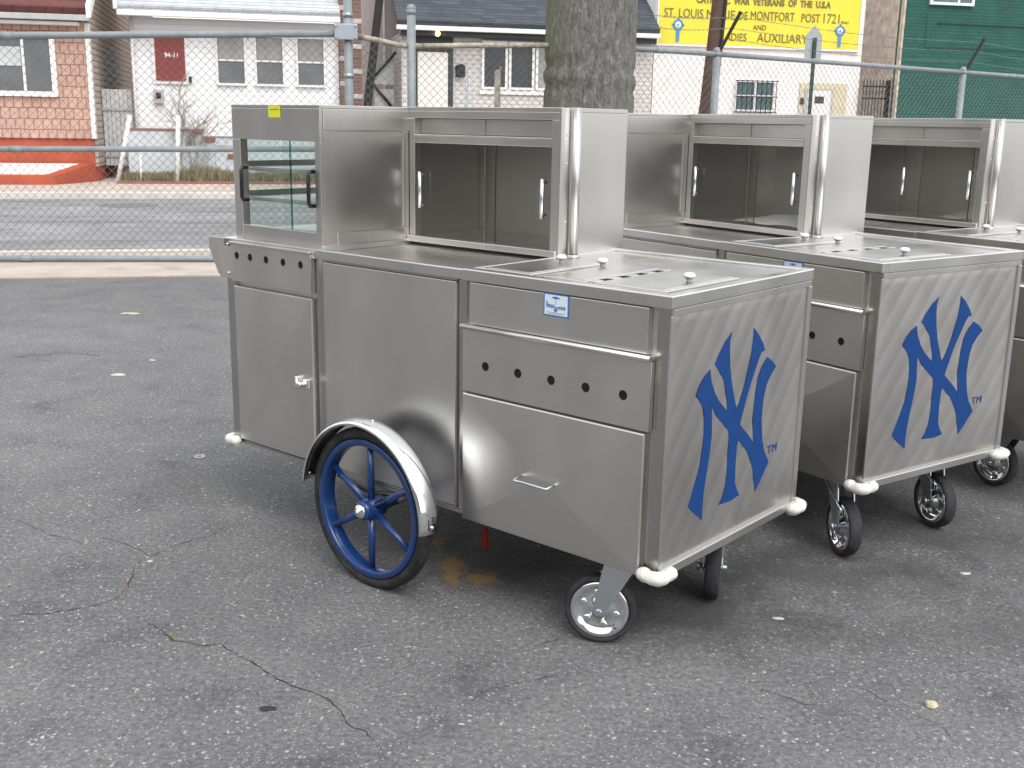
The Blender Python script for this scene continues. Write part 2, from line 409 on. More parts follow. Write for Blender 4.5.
def curve_mesh(name, splines, ext, mat, parent, plane='xz', off=(0, 0, 0)):
    """flat sheet with real holes: first closed outline, then hole outlines; 2D points"""
    cu = bpy.data.curves.new(name, 'CURVE'); cu.dimensions = '2D'; cu.fill_mode = 'BOTH'; cu.extrude = ext
    for sp in splines:
        p = cu.splines.new('POLY'); p.points.add(len(sp)-1); p.use_cyclic_u = True
        for i, q in enumerate(sp): p.points[i].co = (q[0], q[1], 0, 1)
    tmp = bpy.data.objects.new('t', cu); C.objects.link(tmp)
    bpy.context.view_layer.update()
    me = bpy.data.meshes.new_from_object(tmp.evaluated_get(bpy.context.evaluated_depsgraph_get()))
    bpy.data.objects.remove(tmp); bpy.data.curves.remove(cu)
    for v in me.vertices:
        x, y, z = v.co
        v.co = {'xz': (x+off[0], -z+off[1], y+off[2]), 'yz': (z+off[0], x+off[1], y+off[2])}[plane]
    me.name = name; me.materials.clear(); me.materials.append(M[mat])
    o = bpy.data.objects.new(name, me); C.objects.link(o)
    if parent: o.parent = parent
    return o
def text_geo(txt, box2, bold=0, ext=.002, shear=0):
    """returns list of (x,y,z),faces of text scaled to box2=(x0,x1,y0,y1)"""
    cu = bpy.data.curves.new('t', 'FONT'); cu.body = txt; cu.extrude = ext; cu.offset = bold; cu.shear = shear; cu.resolution_u = 3
    tmp = bpy.data.objects.new('t', cu); C.objects.link(tmp); bpy.context.view_layer.update()
    me = bpy.data.meshes.new_from_object(tmp.evaluated_get(bpy.context.evaluated_depsgraph_get()))
    bpy.data.objects.remove(tmp); bpy.data.curves.remove(cu)
    xs = [v.co.x for v in me.vertices]; ys = [v.co.y for v in me.vertices]
    x0, x1, y0, y1 = min(xs), max(xs), min(ys), max(ys)
    vs = [((v.co.x-x0)/(x1-x0)*(box2[1]-box2[0])+box2[0], (v.co.y-y0)/(y1-y0)*(box2[3]-box2[2])+box2[2], v.co.z) for v in me.vertices]
    fs = [tuple(p.vertices) for p in me.polygons]
    bpy.data.meshes.remove(me)
    return vs, fs
def texts(name, items, mat, parent, plane, off=(0, 0, 0)):
    V = []; F = []
    for it in items:
        vs, fs = text_geo(*it[:2], **(it[2] if len(it) > 2 else {}))
        n = len(V)
        for x, y, z in vs:
            V.append((x+off[0], -z+off[1], y+off[2]) if plane == 'xz' else (z+off[0], x+off[1], y+off[2]))
        F += [tuple(i+n for i in f) for f in fs]
    me = bpy.data.meshes.new(name); me.from_pydata(V, [], F); me.materials.append(M[mat])
    o = bpy.data.objects.new(name, me); C.objects.link(o)
    if parent: o.parent = parent
    return o

# ------------------------------------------------------------------ camera and light
CAMZ = 1.3372
cam = bpy.data.cameras.new('camera'); co_ = bpy.data.objects.new('camera', cam); C.objects.link(co_)
cam.sensor_width = 36; cam.lens = 1095.82/1024*36; cam.clip_end = 2000; cam.clip_start = .05
pt, rl = -.235204, .016863
fw = Vector((0, math.cos(pt), math.sin(pt))); rt = Vector((1, 0, 0)); up = rt.cross(fw)
r2 = rt*math.cos(rl)+up*math.sin(rl); u2 = -rt*math.sin(rl)+up*math.cos(rl)
mw = Matrix((r2, u2, -fw)).transposed().to_4x4(); mw.translation = (0, 0, CAMZ)
co_.matrix_world = mw
scene.camera = co_
w = bpy.data.worlds.new('World'); scene.world = w; w.use_nodes = True
nt = w.node_tree; bg = nt.nodes['Background']
sky = nt.nodes.new('ShaderNodeTexSky'); sky.sky_type = 'NISHITA'; sky.sun_disc = False
SE, SAZ = R(50), R(155)      # sun direction: behind the camera, a little left
sky.sun_elevation = SE; sky.sun_rotation = SAZ; sky.dust_density = 3; sky.ozone_density = 1; sky.air_density = 1
hs = nt.nodes.new('ShaderNodeHueSaturation'); hs.inputs['Saturation'].default_value = .22
nt.links.new(sky.outputs[0], hs.inputs['Color'])
# bright even cloud layer over the clear sky
mx = nt.nodes.new('ShaderNodeMix'); mx.data_type = 'RGBA'; mx.inputs[0].default_value = .6
nt.links.new(hs.outputs[0], mx.inputs[6]); mx.inputs[7].default_value = (8.0, 8.15, 8.3, 1)
nt.links.new(mx.outputs[2], bg.inputs['Color']); bg.inputs['Strength'].default_value = .143
sun = bpy.data.lights.new('sun', 'SUN'); so = bpy.data.objects.new('sun', sun); C.objects.link(so)
sun.energy = .9; sun.angle = R(38); sun.color = (1, .975, .94)
d = Vector((math.sin(SAZ)*math.cos(SE), math.cos(SAZ)*math.cos(SE), math.sin(SE)))
so.rotation_euler = d.to_track_quat('Z', 'Y').to_euler()
vs_ = scene.view_settings; vs_.view_transform = 'Standard'; vs_.look = 'None'; vs_.exposure = .72; vs_.gamma = 1
scene.render.engine = 'CYCLES'
scene.cycles.max_bounces = 8; scene.cycles.transparent_max_bounces = 12
scene.cycles.caustics_reflective = False; scene.cycles.caustics_refractive = False

# ------------------------------------------------------------------ food cart (origin: ground under its near logo corner)
W, L_, H = .715, 1.734, .95
LOGO = [(0.189, 0.749), (0.199, 0.716), (0.22, 0.683), (0.244, 0.657), (0.284, 0.626), (0.284, 0.638), (0.274, 0.677), (0.258, 0.71), (0.235, 0.738), (0.21, 0.758), (0.226, 0.781), (0.254, 0.81), (0.287, 0.831), (0.279, 0.807), (0.281, 0.781), (0.288, 0.739), (0.3, 0.699), (0.316, 0.662), (0.334, 0.623), (0.345, 0.634), (0.366, 0.673), (0.383, 0.716), (0.394, 0.756), (0.398, 0.79), (0.4, 0.826), (0.428, 0.805), (0.455, 0.778), (0.469, 0.757), (0.451, 0.754), (0.438, 0.738), (0.422, 0.71), (0.403, 0.678), (0.385, 0.642), (0.371, 0.606), (0.359, 0.574), (0.382, 0.555), (0.416, 0.529), (0.44, 0.506), (0.434, 0.531), (0.428, 0.572), (0.428, 0.611), (0.431, 0.65), (0.441, 0.687), (0.46, 0.715), (0.485, 0.736), (0.516, 0.72), (0.539, 0.702), (0.513, 0.683), (0.492, 0.659), (0.481, 0.625), (0.478, 0.594), (0.477, 0.562), (0.489, 0.508), (0.504, 0.472), (0.536, 0.431), (0.516, 0.411), (0.492, 0.384), (0.467, 0.361), (0.458, 0.396), (0.445, 0.432), (0.424, 0.469), (0.397, 0.499), (0.356, 0.532), (0.35, 0.517), (0.349, 0.478), (0.351, 0.438), (0.353, 0.414), (0.365, 0.393), (0.381, 0.374), (0.337, 0.369), (0.276, 0.373), (0.29, 0.389), (0.302, 0.418), (0.305, 0.461), (0.305, 0.511), (0.304, 0.546), (0.299, 0.57), (0.278, 0.587), (0.25, 0.607), (0.226, 0.63), (0.209, 0.649), (0.211, 0.614), (0.216, 0.577), (0.212, 0.54), (0.206, 0.503), (0.198, 0.459), (0.192, 0.422), (0.19, 0.388), (0.191, 0.355), (0.157, 0.378), (0.121, 0.408), (0.137, 0.444), (0.153, 0.478), (0.167, 0.512), (0.175, 0.548), (0.176, 0.585), (0.174, 0.622), (0.17, 0.645), (0.157, 0.665), (0.129, 0.693), (0.145, 0.718), (0.166, 0.736)]
def rect(x0, x1, z0, z1): return [(x0, z0), (x1, z0), (x1, z1), (x0, z1)]
def circ(x, z, r, n=20): return [(x+r*math.cos(2*PI*k/n), z+r*math.sin(2*PI*k/n)) for k in range(n)]
def crossbreak(x0, x1, y, z0, z1, depth, h=.007, e=.012):
    """sheet door pressed into a shallow four-sided pyramid, real folded edges"""
    b_ = MB(); bm = b_.bm
    yb = y+depth
    o = [bm.verts.new(p) for p in ((x0, y+.0035, z0), (x1, y+.0035, z0), (x1, y+.0035, z1), (x0, y+.0035, z1))]
    i = [bm.verts.new(p) for p in ((x0+.003, y, z0+.003), (x1-.003, y, z0+.003), (x1-.003, y, z1-.003), (x0+.003, y, z1-.003))]
    k = [bm.verts.new(p) for p in ((x0, yb, z0), (x1, yb, z0), (x1, yb, z1), (x0, yb, z1))]
    c = bm.verts.new(((x0+x1)/2, y-h, (z0+z1)/2))
    for a in range(4):
        n = (a+1) % 4
        bm.faces.new((i[a], i[n], c)); bm.faces.new((o[a], o[n], i[n], i[a])); bm.faces.new((k[a], k[n], o[n], o[a]))
    bm.faces.new(k)
    return b_

def make_caster(parent, loc, ang):
    """swivel caster; local +X is the trailing direction; wheel contact .06 behind the pivot"""
    c = MB()
    tr = .055; rw = .095
    c.box(-.05, .05, -.045, .045, -.008, 0, .002)
    c.lathe([(0, -.03), (.034, -.03), (.04, -.022), (.04, -.010), (0, -.010)], (0, 0, 0), (0, 0, 1), 24)
    for sy in (-1, 1):
        y0 = sy*.027
        c.prism([(-.034, -.028), (.040, -.028), (.048, -.050), (tr+.018, -.172), (tr+.010, -.188), (tr-.010, -.188), (tr-.018, -.176), (-.034, -.050)], 'y', y0-.0018, y0+.0018, .0008)
    c.box(-.03, .04, -.029, .029, -.031, -.026, .001)
    c.tube([(tr, -.040, -.175), (tr, .040, -.175)], .008, 12)
    c.tube([(tr, -.046, -.175), (tr, -.036, -.175)], .013, 6)
    co = c.build('caster', 'zinc', parent)
    co.location = loc; co.rotation_euler = (0, 0, ang)
    zc = -(.27-rw)
    w_ = MB()
    for sy in (-1, 1):
        w_.lathe([(.0, sy*.020), (.022, sy*.020), (.026, sy*.010), (.046, sy*.007), (.060, sy*.012), (.067, sy*.019), (.076, sy*.0200), (.0785, sy*.016)], (tr, 0, zc), (0, 1, 0), 40)
        for k in range(6):
            a = k*PI/3+.3; p = Vector((tr+math.cos(a)*.045, sy*.010, zc+math.sin(a)*.045))
            w_.sphere(p, .010, 10, (1, .22, 1))
    w_.build('wheel_disc', 'chrome', co)
    t = MB(); t.lathe([(.0785, -.012), (.0785, -.018), (.083, -.0215), (.089, -.020), (.0935, -.014), (.095, 0), (.0935, .014), (.089, .020), (.083, .0215), (.0785, .018), (.0785, .012)], (tr, 0, zc), (0, 1, 0), 56)
    t.build('tyre', 'rubber_grey', co)
    br = MB(); br.tube([(-.030, -.034, -.050), (tr+.028, -.034, -.100), (tr+.036, -.034, -.104)], .0035, 6)
    br.box(tr+.026, tr+.042, -.040, -.030, -.125, -.102, .002)
    br.build('brake_lever', 'chrome', co)
    return co

def make_wheel(parent, x, yc, side):
    """side=-1: near side (outer face towards -Y)"""
    r = .238
    t = MB(); t.lathe([(.209, -.016), (.213, -.022), (.229, -.022), (.237, -.017), (.241, -.008), (.241, .008), (.237, .017), (.229, .022), (.213, .021), (.209, .016)], (0, 0, 0), (0, 1, 0), 72, closed_prof=True)
    w_ = MB()
    w_.lathe([(.188, -.020), (.1905, -.024), (.206, -.024), (.2085, -.020), (.2085, .020), (.206, .024), (.1905, .024), (.188, .020), (.186, .012), (.186, -.012)], (0, 0, 0), (0, 1, 0), 72, closed_prof=True)
    for k in range(6):
        a = R(30+60*k)
        w_.tube([(math.cos(a)*.02, 0, math.sin(a)*.02), (math.cos(a)*.19, 0, math.sin(a)*.19)], .0115, 12, .0095)
    w_.lathe([(0, -.042), (.024, -.042), (.029, -.036), (.031, 0), (.031, .035), (.020, .038), (.014, .11*1), (0, .11)], (0, 0, 0), (0, -side, 0), 28)
    wh = w_.build('wheel', 'blue_paint', parent); wh.location = (x, yc, r)
    t.build('tyre', 'tyre', wh)
    h = MB(); h.lathe([(0, .056), (.007, .056), (.009, .050), (.018, .049), (.021, .045), (.021, .040), (0, .040)], (0, 0, 0), (0, side, 0), 24)
    h.tube([(0, side*.055, 0), (0, side*.060, 0)], .006, 6)
    h.build('hub_cap', 'chrome', wh)
    # fender: chromed crowned strip over the wheel
    f = MB(); ro = .254; prof = []
    for i in range(9):
        u = -1+2*i/8; prof.append((ro+.010*(1-u*u), u*.035))
    inner = [(a-.0025, b_) for a, b_ in reversed(prof)]
    lip = [(ro-.012, -.056), ]
    pr = [(ro-.006, -.0355)] + prof + [(ro-.006, .0355), (ro-.006, .0330)] + [(a-.003, b_*.94) for a, b_ in reversed(prof)] + [(ro-.006, -.0330)]
    # lathe angles start along a = axis x Z ; for axis Y: a=(1,0,0), b=axis x a=(0,0,-1)
    f.lathe(pr, (x, yc+side*.016, r+.006), (0, 1, 0), 48, -R(174), R(3), closed_prof=True)
    fo = f.build('fender', 'chrome', parent)
    for a in (R(84), R(1), R(170)):
        s_ = MB(); s_.sphere(Vector((x+math.cos(a)*(ro+.010), yc+side*.016, r+.006+math.sin(a)*(ro+.010))), .006, 8)
        s_.build('bolt', 'zinc', fo)
    return wh

def make_cart():
    root = empty('food_cart')
    # carcass
    b = MB()
    b.box(-L_+.002, -.002, .014, W-.004, .275, .928)
    body = b.build('body', 'steel_side', root)
    b = MB(); e = .0012
    for x0, x1 in ((-L_, -1.692), (-1.281, -1.240), (-.680, -.650), (-.040, 0)):
        b.box(x0, x1, .007 if x0 > -1.7 else 0, .016, .264, .9218, e)
    b.box(-1.240, -.681, .0006, .016, .264, .272, e); b.box(-1.240, -.681, .0006, .016, .9160, .9216, e)
    b.box(-L_-.001, .0005, .0, .03, .255, .2636, e)
    b.build('corner_post', 'steel_post', root)
    box(-1.236, -.682, -.0035, .0135, .274, .9140, bev=.0018).build('side_panel', 'steel_panel', root)
    # deck
    d_ = MB()
    d_.box(-L_-.004, -.655, -.007, .032, .922, .951, .003)
    d_.box(-.655, .007, -.008, .026, .921, .953, .003)
    d_.box(-.026, .008, .0262, W+.004-.026, .921, .953, .003)
    d_.box(-L_, .007, W-.022, W+.004, .921, .953, .003)
    d_.box(-L_-.004, -L_+.03, .0322, W-.0222, .922, .951, .003)
    d_.box(-L_+.03, -.658, .032, W-.022, .929, .938, .001)
    d_.box(-.658, -.026, .0262, W-.0222, .932, .945, .001)
    d_.box(-.668, -.6585, .0322, W-.0222, .932, .950, .002)
    d_.box(-1.286, -1.272, .033, .41, .9385, .956, .002)
    d_.build('countertop', 'steel_top', root)
    for (x0, x1, y0, y1, kx, ky) in ((-.640, -.470, .055, .40, -.548, .285), (-.425, -.287, .055, .41, -.452+.03, .308), (-.262, -.055, .060, .41, -.094, .226)):
        l = MB(); l.box(x0, x1, y0, y1, .9455, .9505, .0015); l.box(x0+.012, x1-.012, y0+.012, y1-.012, .9503, .9520, .0006)
        lo = l.build('lid', 'steel_top', root)
        k = MB(); k.lathe([(0, 0), (.008, 0), (.007, .007), (.009, .010), (.015, .013), (.016, .018), (.011, .024), (0, .025)], (kx, ky, .9518), (0, 0, 1), 20)
        k.build('knob', 'knob_white', lo)
    s = MB(); n = 8
    s.box(-.2850, -.2640, .065, .402, .9456, .9508)
    s.build('slot', 'hole_black', root)
    for k in range(5):
        s = MB(); s.box(-.2862, -.2628, .060+k*.078, .096+k*.078, .9457, .9518, .001)
        s.build('slot_bridge', 'steel_top', root)
    # right module: hinged flap, lip bar, vent panel, drawer
    box(-.631, -.058, -.004, .0135, .806, .918, bev=.002).build('flap', 'steel_panel', root)
    l = MB()
    l.tube([(-.650, -.016, .799), (-.040, -.016, .799)], .0075, 12); l.box(-.650, -.040, -.010, .0135, .7935, .8035, .001)
    l.build('lip_bar', 'steel_top', root)
    curve_mesh('vent_panel', [rect(-.649, -.0405, .620, .7925)]+[circ(x, .698, .0125) for x in (-.566, -.452, -.341, -.231, -.118)], .001, 'steel_panel', root, 'xz', (0, -.009, 0))
    box(-.6485, -.041, -.0074, .0135, .621, .7915).build('vent_box', 'steel_panel', root)
    box(-.640, -.050, -.0079, -.0060, .682, .714).build('vent_hole_dark', 'hole_black', root)  # black strip stands in for the dark hollow behind the holes
    dr = crossbreak(-.647, -.050, -.013, .249, .613, .026, .013).build('drawer', 'steel_panel', root)
    h = MB(); h.tube([(-.422, -.022, .428), (-.422, -.052, .424), (-.419, -.056, .4235), (-.314, -.056, .4235), (-.311, -.052, .424), (-.311, -.022, .428)], .0035, 8)
    h.build('drawer_handle', 'zinc', dr)
    # maker's sticker on the flap
    st = box(-.375, -.294, -.0050, -.0042, .8615, .9205).build('sticker', 'sticker_blue', root)
    box(-.371, -.298, -.0056, -.0051, .8655, .9165).build('sticker_face', 'sticker_white', st)
    g = MB()
    g.prism([(-.349, .9085), (-.343, .9115), (-.335, .9130), (-.327, .9115), (-.321, .9085), (-.335, .9070)], 'y', -.0062, -.0057)
    g.box(-.3355, -.3345, -.0062, -.0057, .893, .907)
    g.box(-.341, -.329, -.0062, -.0057, .8775, .8815); g.box(-.338, -.332, -.0062, -.0057, .874, .8775)
    for k, (a, c) in enumerate(((-.364, -.304), (-.362, -.312))): g.box(a, c, -.0060, -.0057, .8715-k*.003, .8722-k*.003)
    g.build('sticker_print', 'sticker_blue', st)
    g = MB()
    for k, hh in enumerate((.015, .009, .009, .008, .010, .006, .005, .006, .008, .009, .009, .010)):
        xx = -.3655+k*.0052; g.box(xx, xx+.0034, -.0062, -.0057, .8845-.0003*k, .8845+hh-.0004*k)
    g.build('sticker_lettering', 'sticker_blue', st)
    # left module: vent panel and door
    curve_mesh('vent_panel', [rect(-1.690, -1.284, .812, .934)]+[circ(x, .897, .0120) for x in (-1.661, -1.590, -1.506, -1.420, -1.334)], .001, 'steel_panel', root, 'xz', (0, -.010, 0))
    box(-1.6895, -1.2845, -.0084, .0135, .813, .933).build('vent_box', 'steel_panel', root)
    box(-1.680, -1.300, -.0089, -.0070, .882, .912).build('vent_hole_dark', 'hole_black', root)  # black strip painting the dark inside the left panel's holes
    l = MB(); l.box(-1.692, -1.283, -.020, -.0075, .9345, .942, .002); l.build('lip_bar', 'steel_top', root)
    do = crossbreak(-1.687, -1.288, -.009, .270, .796, .022, .014).build('door', 'steel_panel', root)
    h = MB(); h.lathe([(0, 0), (.015, 0), (.015, .005), (.008, .009), (.008, .026), (.012, .028), (.012, .033), (0, .033)], (-1.322, -.012, .525), (0, -1, 0), 20)
    h.box(-1.3535, -1.3465, -.034, -.012, .506, .546, .003); h.box(-1.346, -1.324, -.026, -.018, .520, .530, .003)
    h.box(-1.311, -1.302, -.024, -.010, .508, .542, .003)
    h.build('door_latch', 'chrome', do)
    # logo end: rim strip, quilted sheet, bottom lip
    b = MB()
    b.box(-.001, .0055, .004, W-.004, .9045, .9205, .001)
    b.box(-.001, .004, 0, .0075, .2795, .904, .001); b.box(-.001, .007, W-.020, W, .2795, .9040, .001)
    b.box(-.001, .012, 0, W, .255, .279, .002)
    b.build('end_trim', 'steel_top', root)
    q = MB(); ny, nz = 90, 84; y0, y1, z0, z1 = .008, W-.0205, .2795, .9040
    gv = []
    for j in range(nz+1):
        row = []
        for i in range(ny+1):
            y = y0+(y1-y0)*i/ny; z = z0+(z1-z0)*j/nz
            a = ((y*.80-z*.60)/.062) % 1; c = ((y*.80+z*.60)/.17) % 1
            hgt = .0012*abs(math.sin(PI*a))**.7*(0.75+.25*abs(math.sin(PI*c))**.5)
            ed = min(1, min(i, ny-i, j, nz-j)/2)
            row.append(q.bm.verts.new((.0010+hgt*ed, y, z)))
        gv.append(row)
    for j in range(nz):
        for i in range(ny):
            f = q.bm.faces.new((gv[j][i], gv[j][i+1], gv[j+1][i+1], gv[j+1][i])); f.smooth = True
    ep = q.build('end_panel', 'steel_end', root)
    # interlocked letters, lying on the quilting
    curve_mesh('emblem', [LOGO], .0003, 'logo_blue', root, 'yz', (.0026, 0, 0))
    texts('trademark', [('TM', (.523, .578, .4560, .4780), dict(ext=.0003, bold=0))], 'logo_blue', root, 'yz', (.0026, 0, 0))
    # underside frame, axle, braces
    u = MB()
    for y in (.06, W-.06): u.box(-1.6, -.12, y-.02, y+.02, .235, .2545, .002)
    for x in (-1.15, -.72): u.box(x-.02, x+.02, .05, W-.05, .2300, .2348, .001)
    u.tube([(-.915, -.06, .238), (-.915, W+.06, .238)], .014, 10)
    u.build('underframe', 'steel_dark', root)
    for y in (-.045, W+.045):
        s = 1 if y < 0 else -1
        for pp in ([(-1.135, y, .275), (-1.02, y+s*.03, .235), (-.93, y+s*.05, .245)], [(-.80, y+s*.05, .30), (-.815, y+s*.05, .20)], [(-.86, y+s*.045, .36), (-.87, y+s*.045, .24)]):
            br = MB(); br.tube(pp, .0075, 8); br.build('brace', 'black_plastic_and_gap', root)
    make_wheel(root, -.917, -.108, -1); make_wheel(root, -.913, W+.108, 1)
    v = MB(); v.tube([(-.703, .15, .235), (-.703, .15, .165), (-.697, .15, .150)], .007, 8); v.box(-.71, -.694, .142, .158, .095, .150, .003)
    v.build('valve', 'red_paint', root)
    # soft corner bumpers
    for (x, y, a) in ((.002, -.004, 0), (.004, W+.002, PI/2), (-L_-.002, -.004, -PI/2), (-L_-.002, W+.002, PI)):
        m_ = MB()
        arm = []
        for k in range(9):
            t = k/8
            if t < .4: p = (-.045+.045*t/.4*.9, -.012)
            elif t > .6: p = (.012, .045*(t-.6)/.4+.004)
            else:
                q_ = (t-.4)/.2*PI/2; p = (-.004+.016*math.sin(q_), .004-.016*math.cos(q_))
            arm.append((p[0], p[1], .258))
        m_.tube(arm, [.012, .017, .016, .018, .0185, .018, .015, .017, .012], 12)
        for k in (1, 7): m_.sphere((arm[k][0], arm[k][1], .262), .0175, 10, (1.2, 1.2, 1))
        bo = m_.build('bumper', 'bumper_white', root); bo.location = (x, y, 0); bo.rotation_euler = (0, 0, a)
        if a == PI/2: bo.scale = (1.3, 1.3, 1)
    # push handle at the far-left end
    p = MB()
    for y in (-.005, W+.005):
        p.prism([(-1.815, .948), (-1.822, .935), (-1.818, .905), (-1.775, .830), (-1.760, .818), (-1.695, .818), (-1.695, .9335), (-1.700, .948)], 'y', y-.002, y+.002, .0008)
    p.tube([(-1.795, 0, .918), (-1.795, W, .918)], .012, 12)
    for z in (.93, .835): p.sphere((-1.712, -.009, z), .005, 8)
    p.build('push_handle', 'steel_side', root)
    # glass display case (left)
    x0, x1, y0, y1, z0, z1 = -L_+.010, -1.284, .036, .735, .9385, 1.376
    f = MB(); e = .0015
    f.box(x0, x1, y0, y1, 1.366, z1, e)                       # roof
    f.box(x0, x1, y0, y0+.012, 1.268, 1.3655, e)              # front header
    f.box(x0, x0+.012, y0+.0125, y1-.0125, 1.298, 1.3655, e)
    f.box(x0, x1, y1-.012, y1, 1.268, 1.3655, e)
    f.box(x0, x0+.040, y0, y0+.030, z0, 1.2675, e); f.box(x1-.026, x1, y0, y0+.0122, z0, 1.2677, .0006); f.box(x1-.024, x1-.0003, y0+.0125, y0+.062, z0, 1.3655, .0005)
    f.box(x0, x0+.040, y1-.040, y1, z0, 1.2675, e); f.box(x1-.040, x1, y1-.040, y1, z0, 1.2675, e)
    f.box(x0+.0405, x1-.0265, y0+.002, y0+.028, z0, .994, e)
    f.box(x0+.001, x0+.012, y0+.031, y1-.0405, z0, .975, e); f.box(x0+.0405, x1-.0405, y1-.02, y1-.001, z0, .975, e)
    f.box(x0+.0125, x1-.02, y0+.03, y1-.03, .966, .974, e)
    f.build('display_case', 'steel_cab', root)
    sp = MB()
    sp.box(x1-.0125, x1-.001, y0+.0625, y1-.041, .9385, .992, e); sp.box(x1-.0125, x1+.0015, y0+.0125, y1-.041, 1.301, 1.3655, e)
    sp.box(x1-.0125, x1-.004, y0+.0625, y1-.041, .9925, 1.3005, .001)
    sp.box(x1-.0045, x1+.0008, .380, .4035, .995, 1.300, .001)
    sp.build('side_wall', 'steel_cab', root)
    for z in (1.176, 1.080):
        s = MB(); s.box(x0+.014, x1-.03, y0+.045, y1-.05, z, z+.004, .001); s.box(x0+.014, x0+.018, y0+.045, y1-.05, z+.0042, z+.022, .001)
        s.box(x0+.0185, x1-.03, y0+.045, y0+.049, z-.010, z-.0002, .001); s.build('shelf', 'steel_top', root)
    xm = -1.468
    for k, (a, c, y) in enumerate(((x0+.030, xm+.014, y0+.020), (xm-.014, x1-.02, y0+.012))):
        gd = box(a, c, y, y+.004, .990, 1.272).build('glass_door', 'glass_clear', root)
        ex = c-.0022 if k == 0 else a
        if k == 0: box(ex, ex+.0022, y-.0008, y+.0048, .991, 1.268).build('glass_edge', 'glass_edge', gd)
    box(x0+.004, x0+.008, y0+.031, y1-.041, .975, 1.30).build('glass_side', 'glass_clear', root)
    box(x0+.041, x1-.041, y1-.010, y1-.006, .975, 1.27).build('glass_back', 'glass_clear', root)
    for xh, z0h, z1h in ((x0+.062, 1.075, 1.178), (x1-.040, 1.075, 1.178)):
        s_ = -1 if xh > -1.5 else 1
        h = MB(); h.tube([(xh+.0, y0+.010, z0h-.0), (xh-s_*-.0, y0-.012, z0h), (xh, y0-.016, z0h+.010), (xh, y0-.016, z1h-.010), (xh, y0-.012, z1h), (xh, y0+.010, z1h)], .0062, 8)
        h.build('door_handle', 'black_plastic_and_gap', root)
    # closed cabinet (right) with smoked sliding doors
    a0, a1, b0, b1, c1 = -1.284, -.660, .406, .742, 1.378
    f = MB()
    f.box(a0+.0002, a1, b0, b1, 1.366, c1, e)
    f.box(a0+.0002, a1-.0005, b0, b0+.020, 1.3430, 1.3655, e)
    f.box(a0+.0002, -1.258, b0, b0+.030, .968, 1.3425, e); f.box(-.6895, a1-.0002, b0, b0+.030, .968, 1.3425, e)
    f.box(-1.2575, -.690, b0-.001, b0+.020, 1.2655, 1.2870, e); f.box(-1.2575, -.690, b0-.004, b0+.022, 1.2875, 1.2925, e)
    f.box(-1.2575, -.690, b0+.028, b0+.034, 1.2930, 1.3425, e)
    f.box(-.977, -.974, b0+.023, b0+.0278, 1.2930, 1.3425)
    f.box(a0+.0002, a1-.0002, b0-.014, b0+.024, .948, .9675, .002)
    f.box(a0, a0+.010, b0+.0305, b1, .9385, 1.3655); f.box(a1-.010, a1, b0+.0305, b1, .9455, 1.3655, .001)
    f.box(a0+.0105, a1-.0105, b1-.010, b1, .9385, 1.3655)
    f.box(a0+.0105, a1-.0105, b0+.0305, b1-.0105, .955, .965)
    f.build('cabinet', 'steel_cab', root)
    box(a0+.003, a1-.003, b0+.004, b0+.020, .9385, .9477).build('painted_shadow_gap', 'black_plastic_and_gap', root)  # black strip painted in as the shadow gap under the cabinet
    sk = MB(); sk.box(a0+.011, a1-.011, b1-.014, b1-.0105, .9655, 1.3655); sk.box(a0+.0105, a0+.014, b0+.031, b1-.015, .9655, 1.3655)
    sk.box(a1-.014, a1-.0105, b0+.031, b1-.015, .9655, 1.3655)
    sk.build('cabinet_lining', 'lining', root)
    # end strip and umbrella tube
    t = MB(); t.box(a1+.0005, a1+.004, b0, .445, .9455, 1.377, .001); t.box(a1+.0005, a1+.004, .480, .486, .9455, 1.377, .001)
    for z in (1.30, 1.22, 1.05): t.sphere((a1+.005, .436, z), .003, 8)
    t.build('end_strip', 'steel_cab', root)
    t = MB(); t.lathe([(.0125, .950), (.0125, 1.379), (.0105, 1.379), (.0105, .950)], (a1+.018, .462, 0), (0, 0, 1), 24, closed_prof=True)
    t.lathe([(.0127, .9545), (.018, .953), (.020, .9508), (.020, .9458), (.0127, .9458)], (a1+.018, .462, 0), (0, 0, 1), 24)
    t.build('umbrella_tube', 'steel_tube', root)
    mid = -.945
    for k, (a, c, y) in enumerate(((-1.262, mid+.018, b0+.022), (mid-.018, -.686, b0+.014))):
        gd = box(a, c, y, y+.004, .966, 1.2675).build('sliding_door', 'glass_smoke', root)
        xh = -1.235 if k == 0 else -.717
        ex = c-.003 if k == 0 else a
        box(ex, ex+.003, y-.0006, y+.0046, .967, 1.266).build('door_edge', 'steel_dark', gd)
        h = MB(); yf = y-.001
        h.tube([(xh, yf, 1.068), (xh, yf-.020, 1.068)], .004, 8); h.tube([(xh, yf, 1.164), (xh, yf-.020, 1.164)], .004, 8)
        h.tube([(xh, yf-.020, 1.058), (xh, yf-.020, 1.174)], .0065, 10)
        h.build('pull_handle', 'zinc', gd)
    return root

def set_casters(root, specs):
    for x, y, a in specs: make_caster(root, (x, y, .270), a)

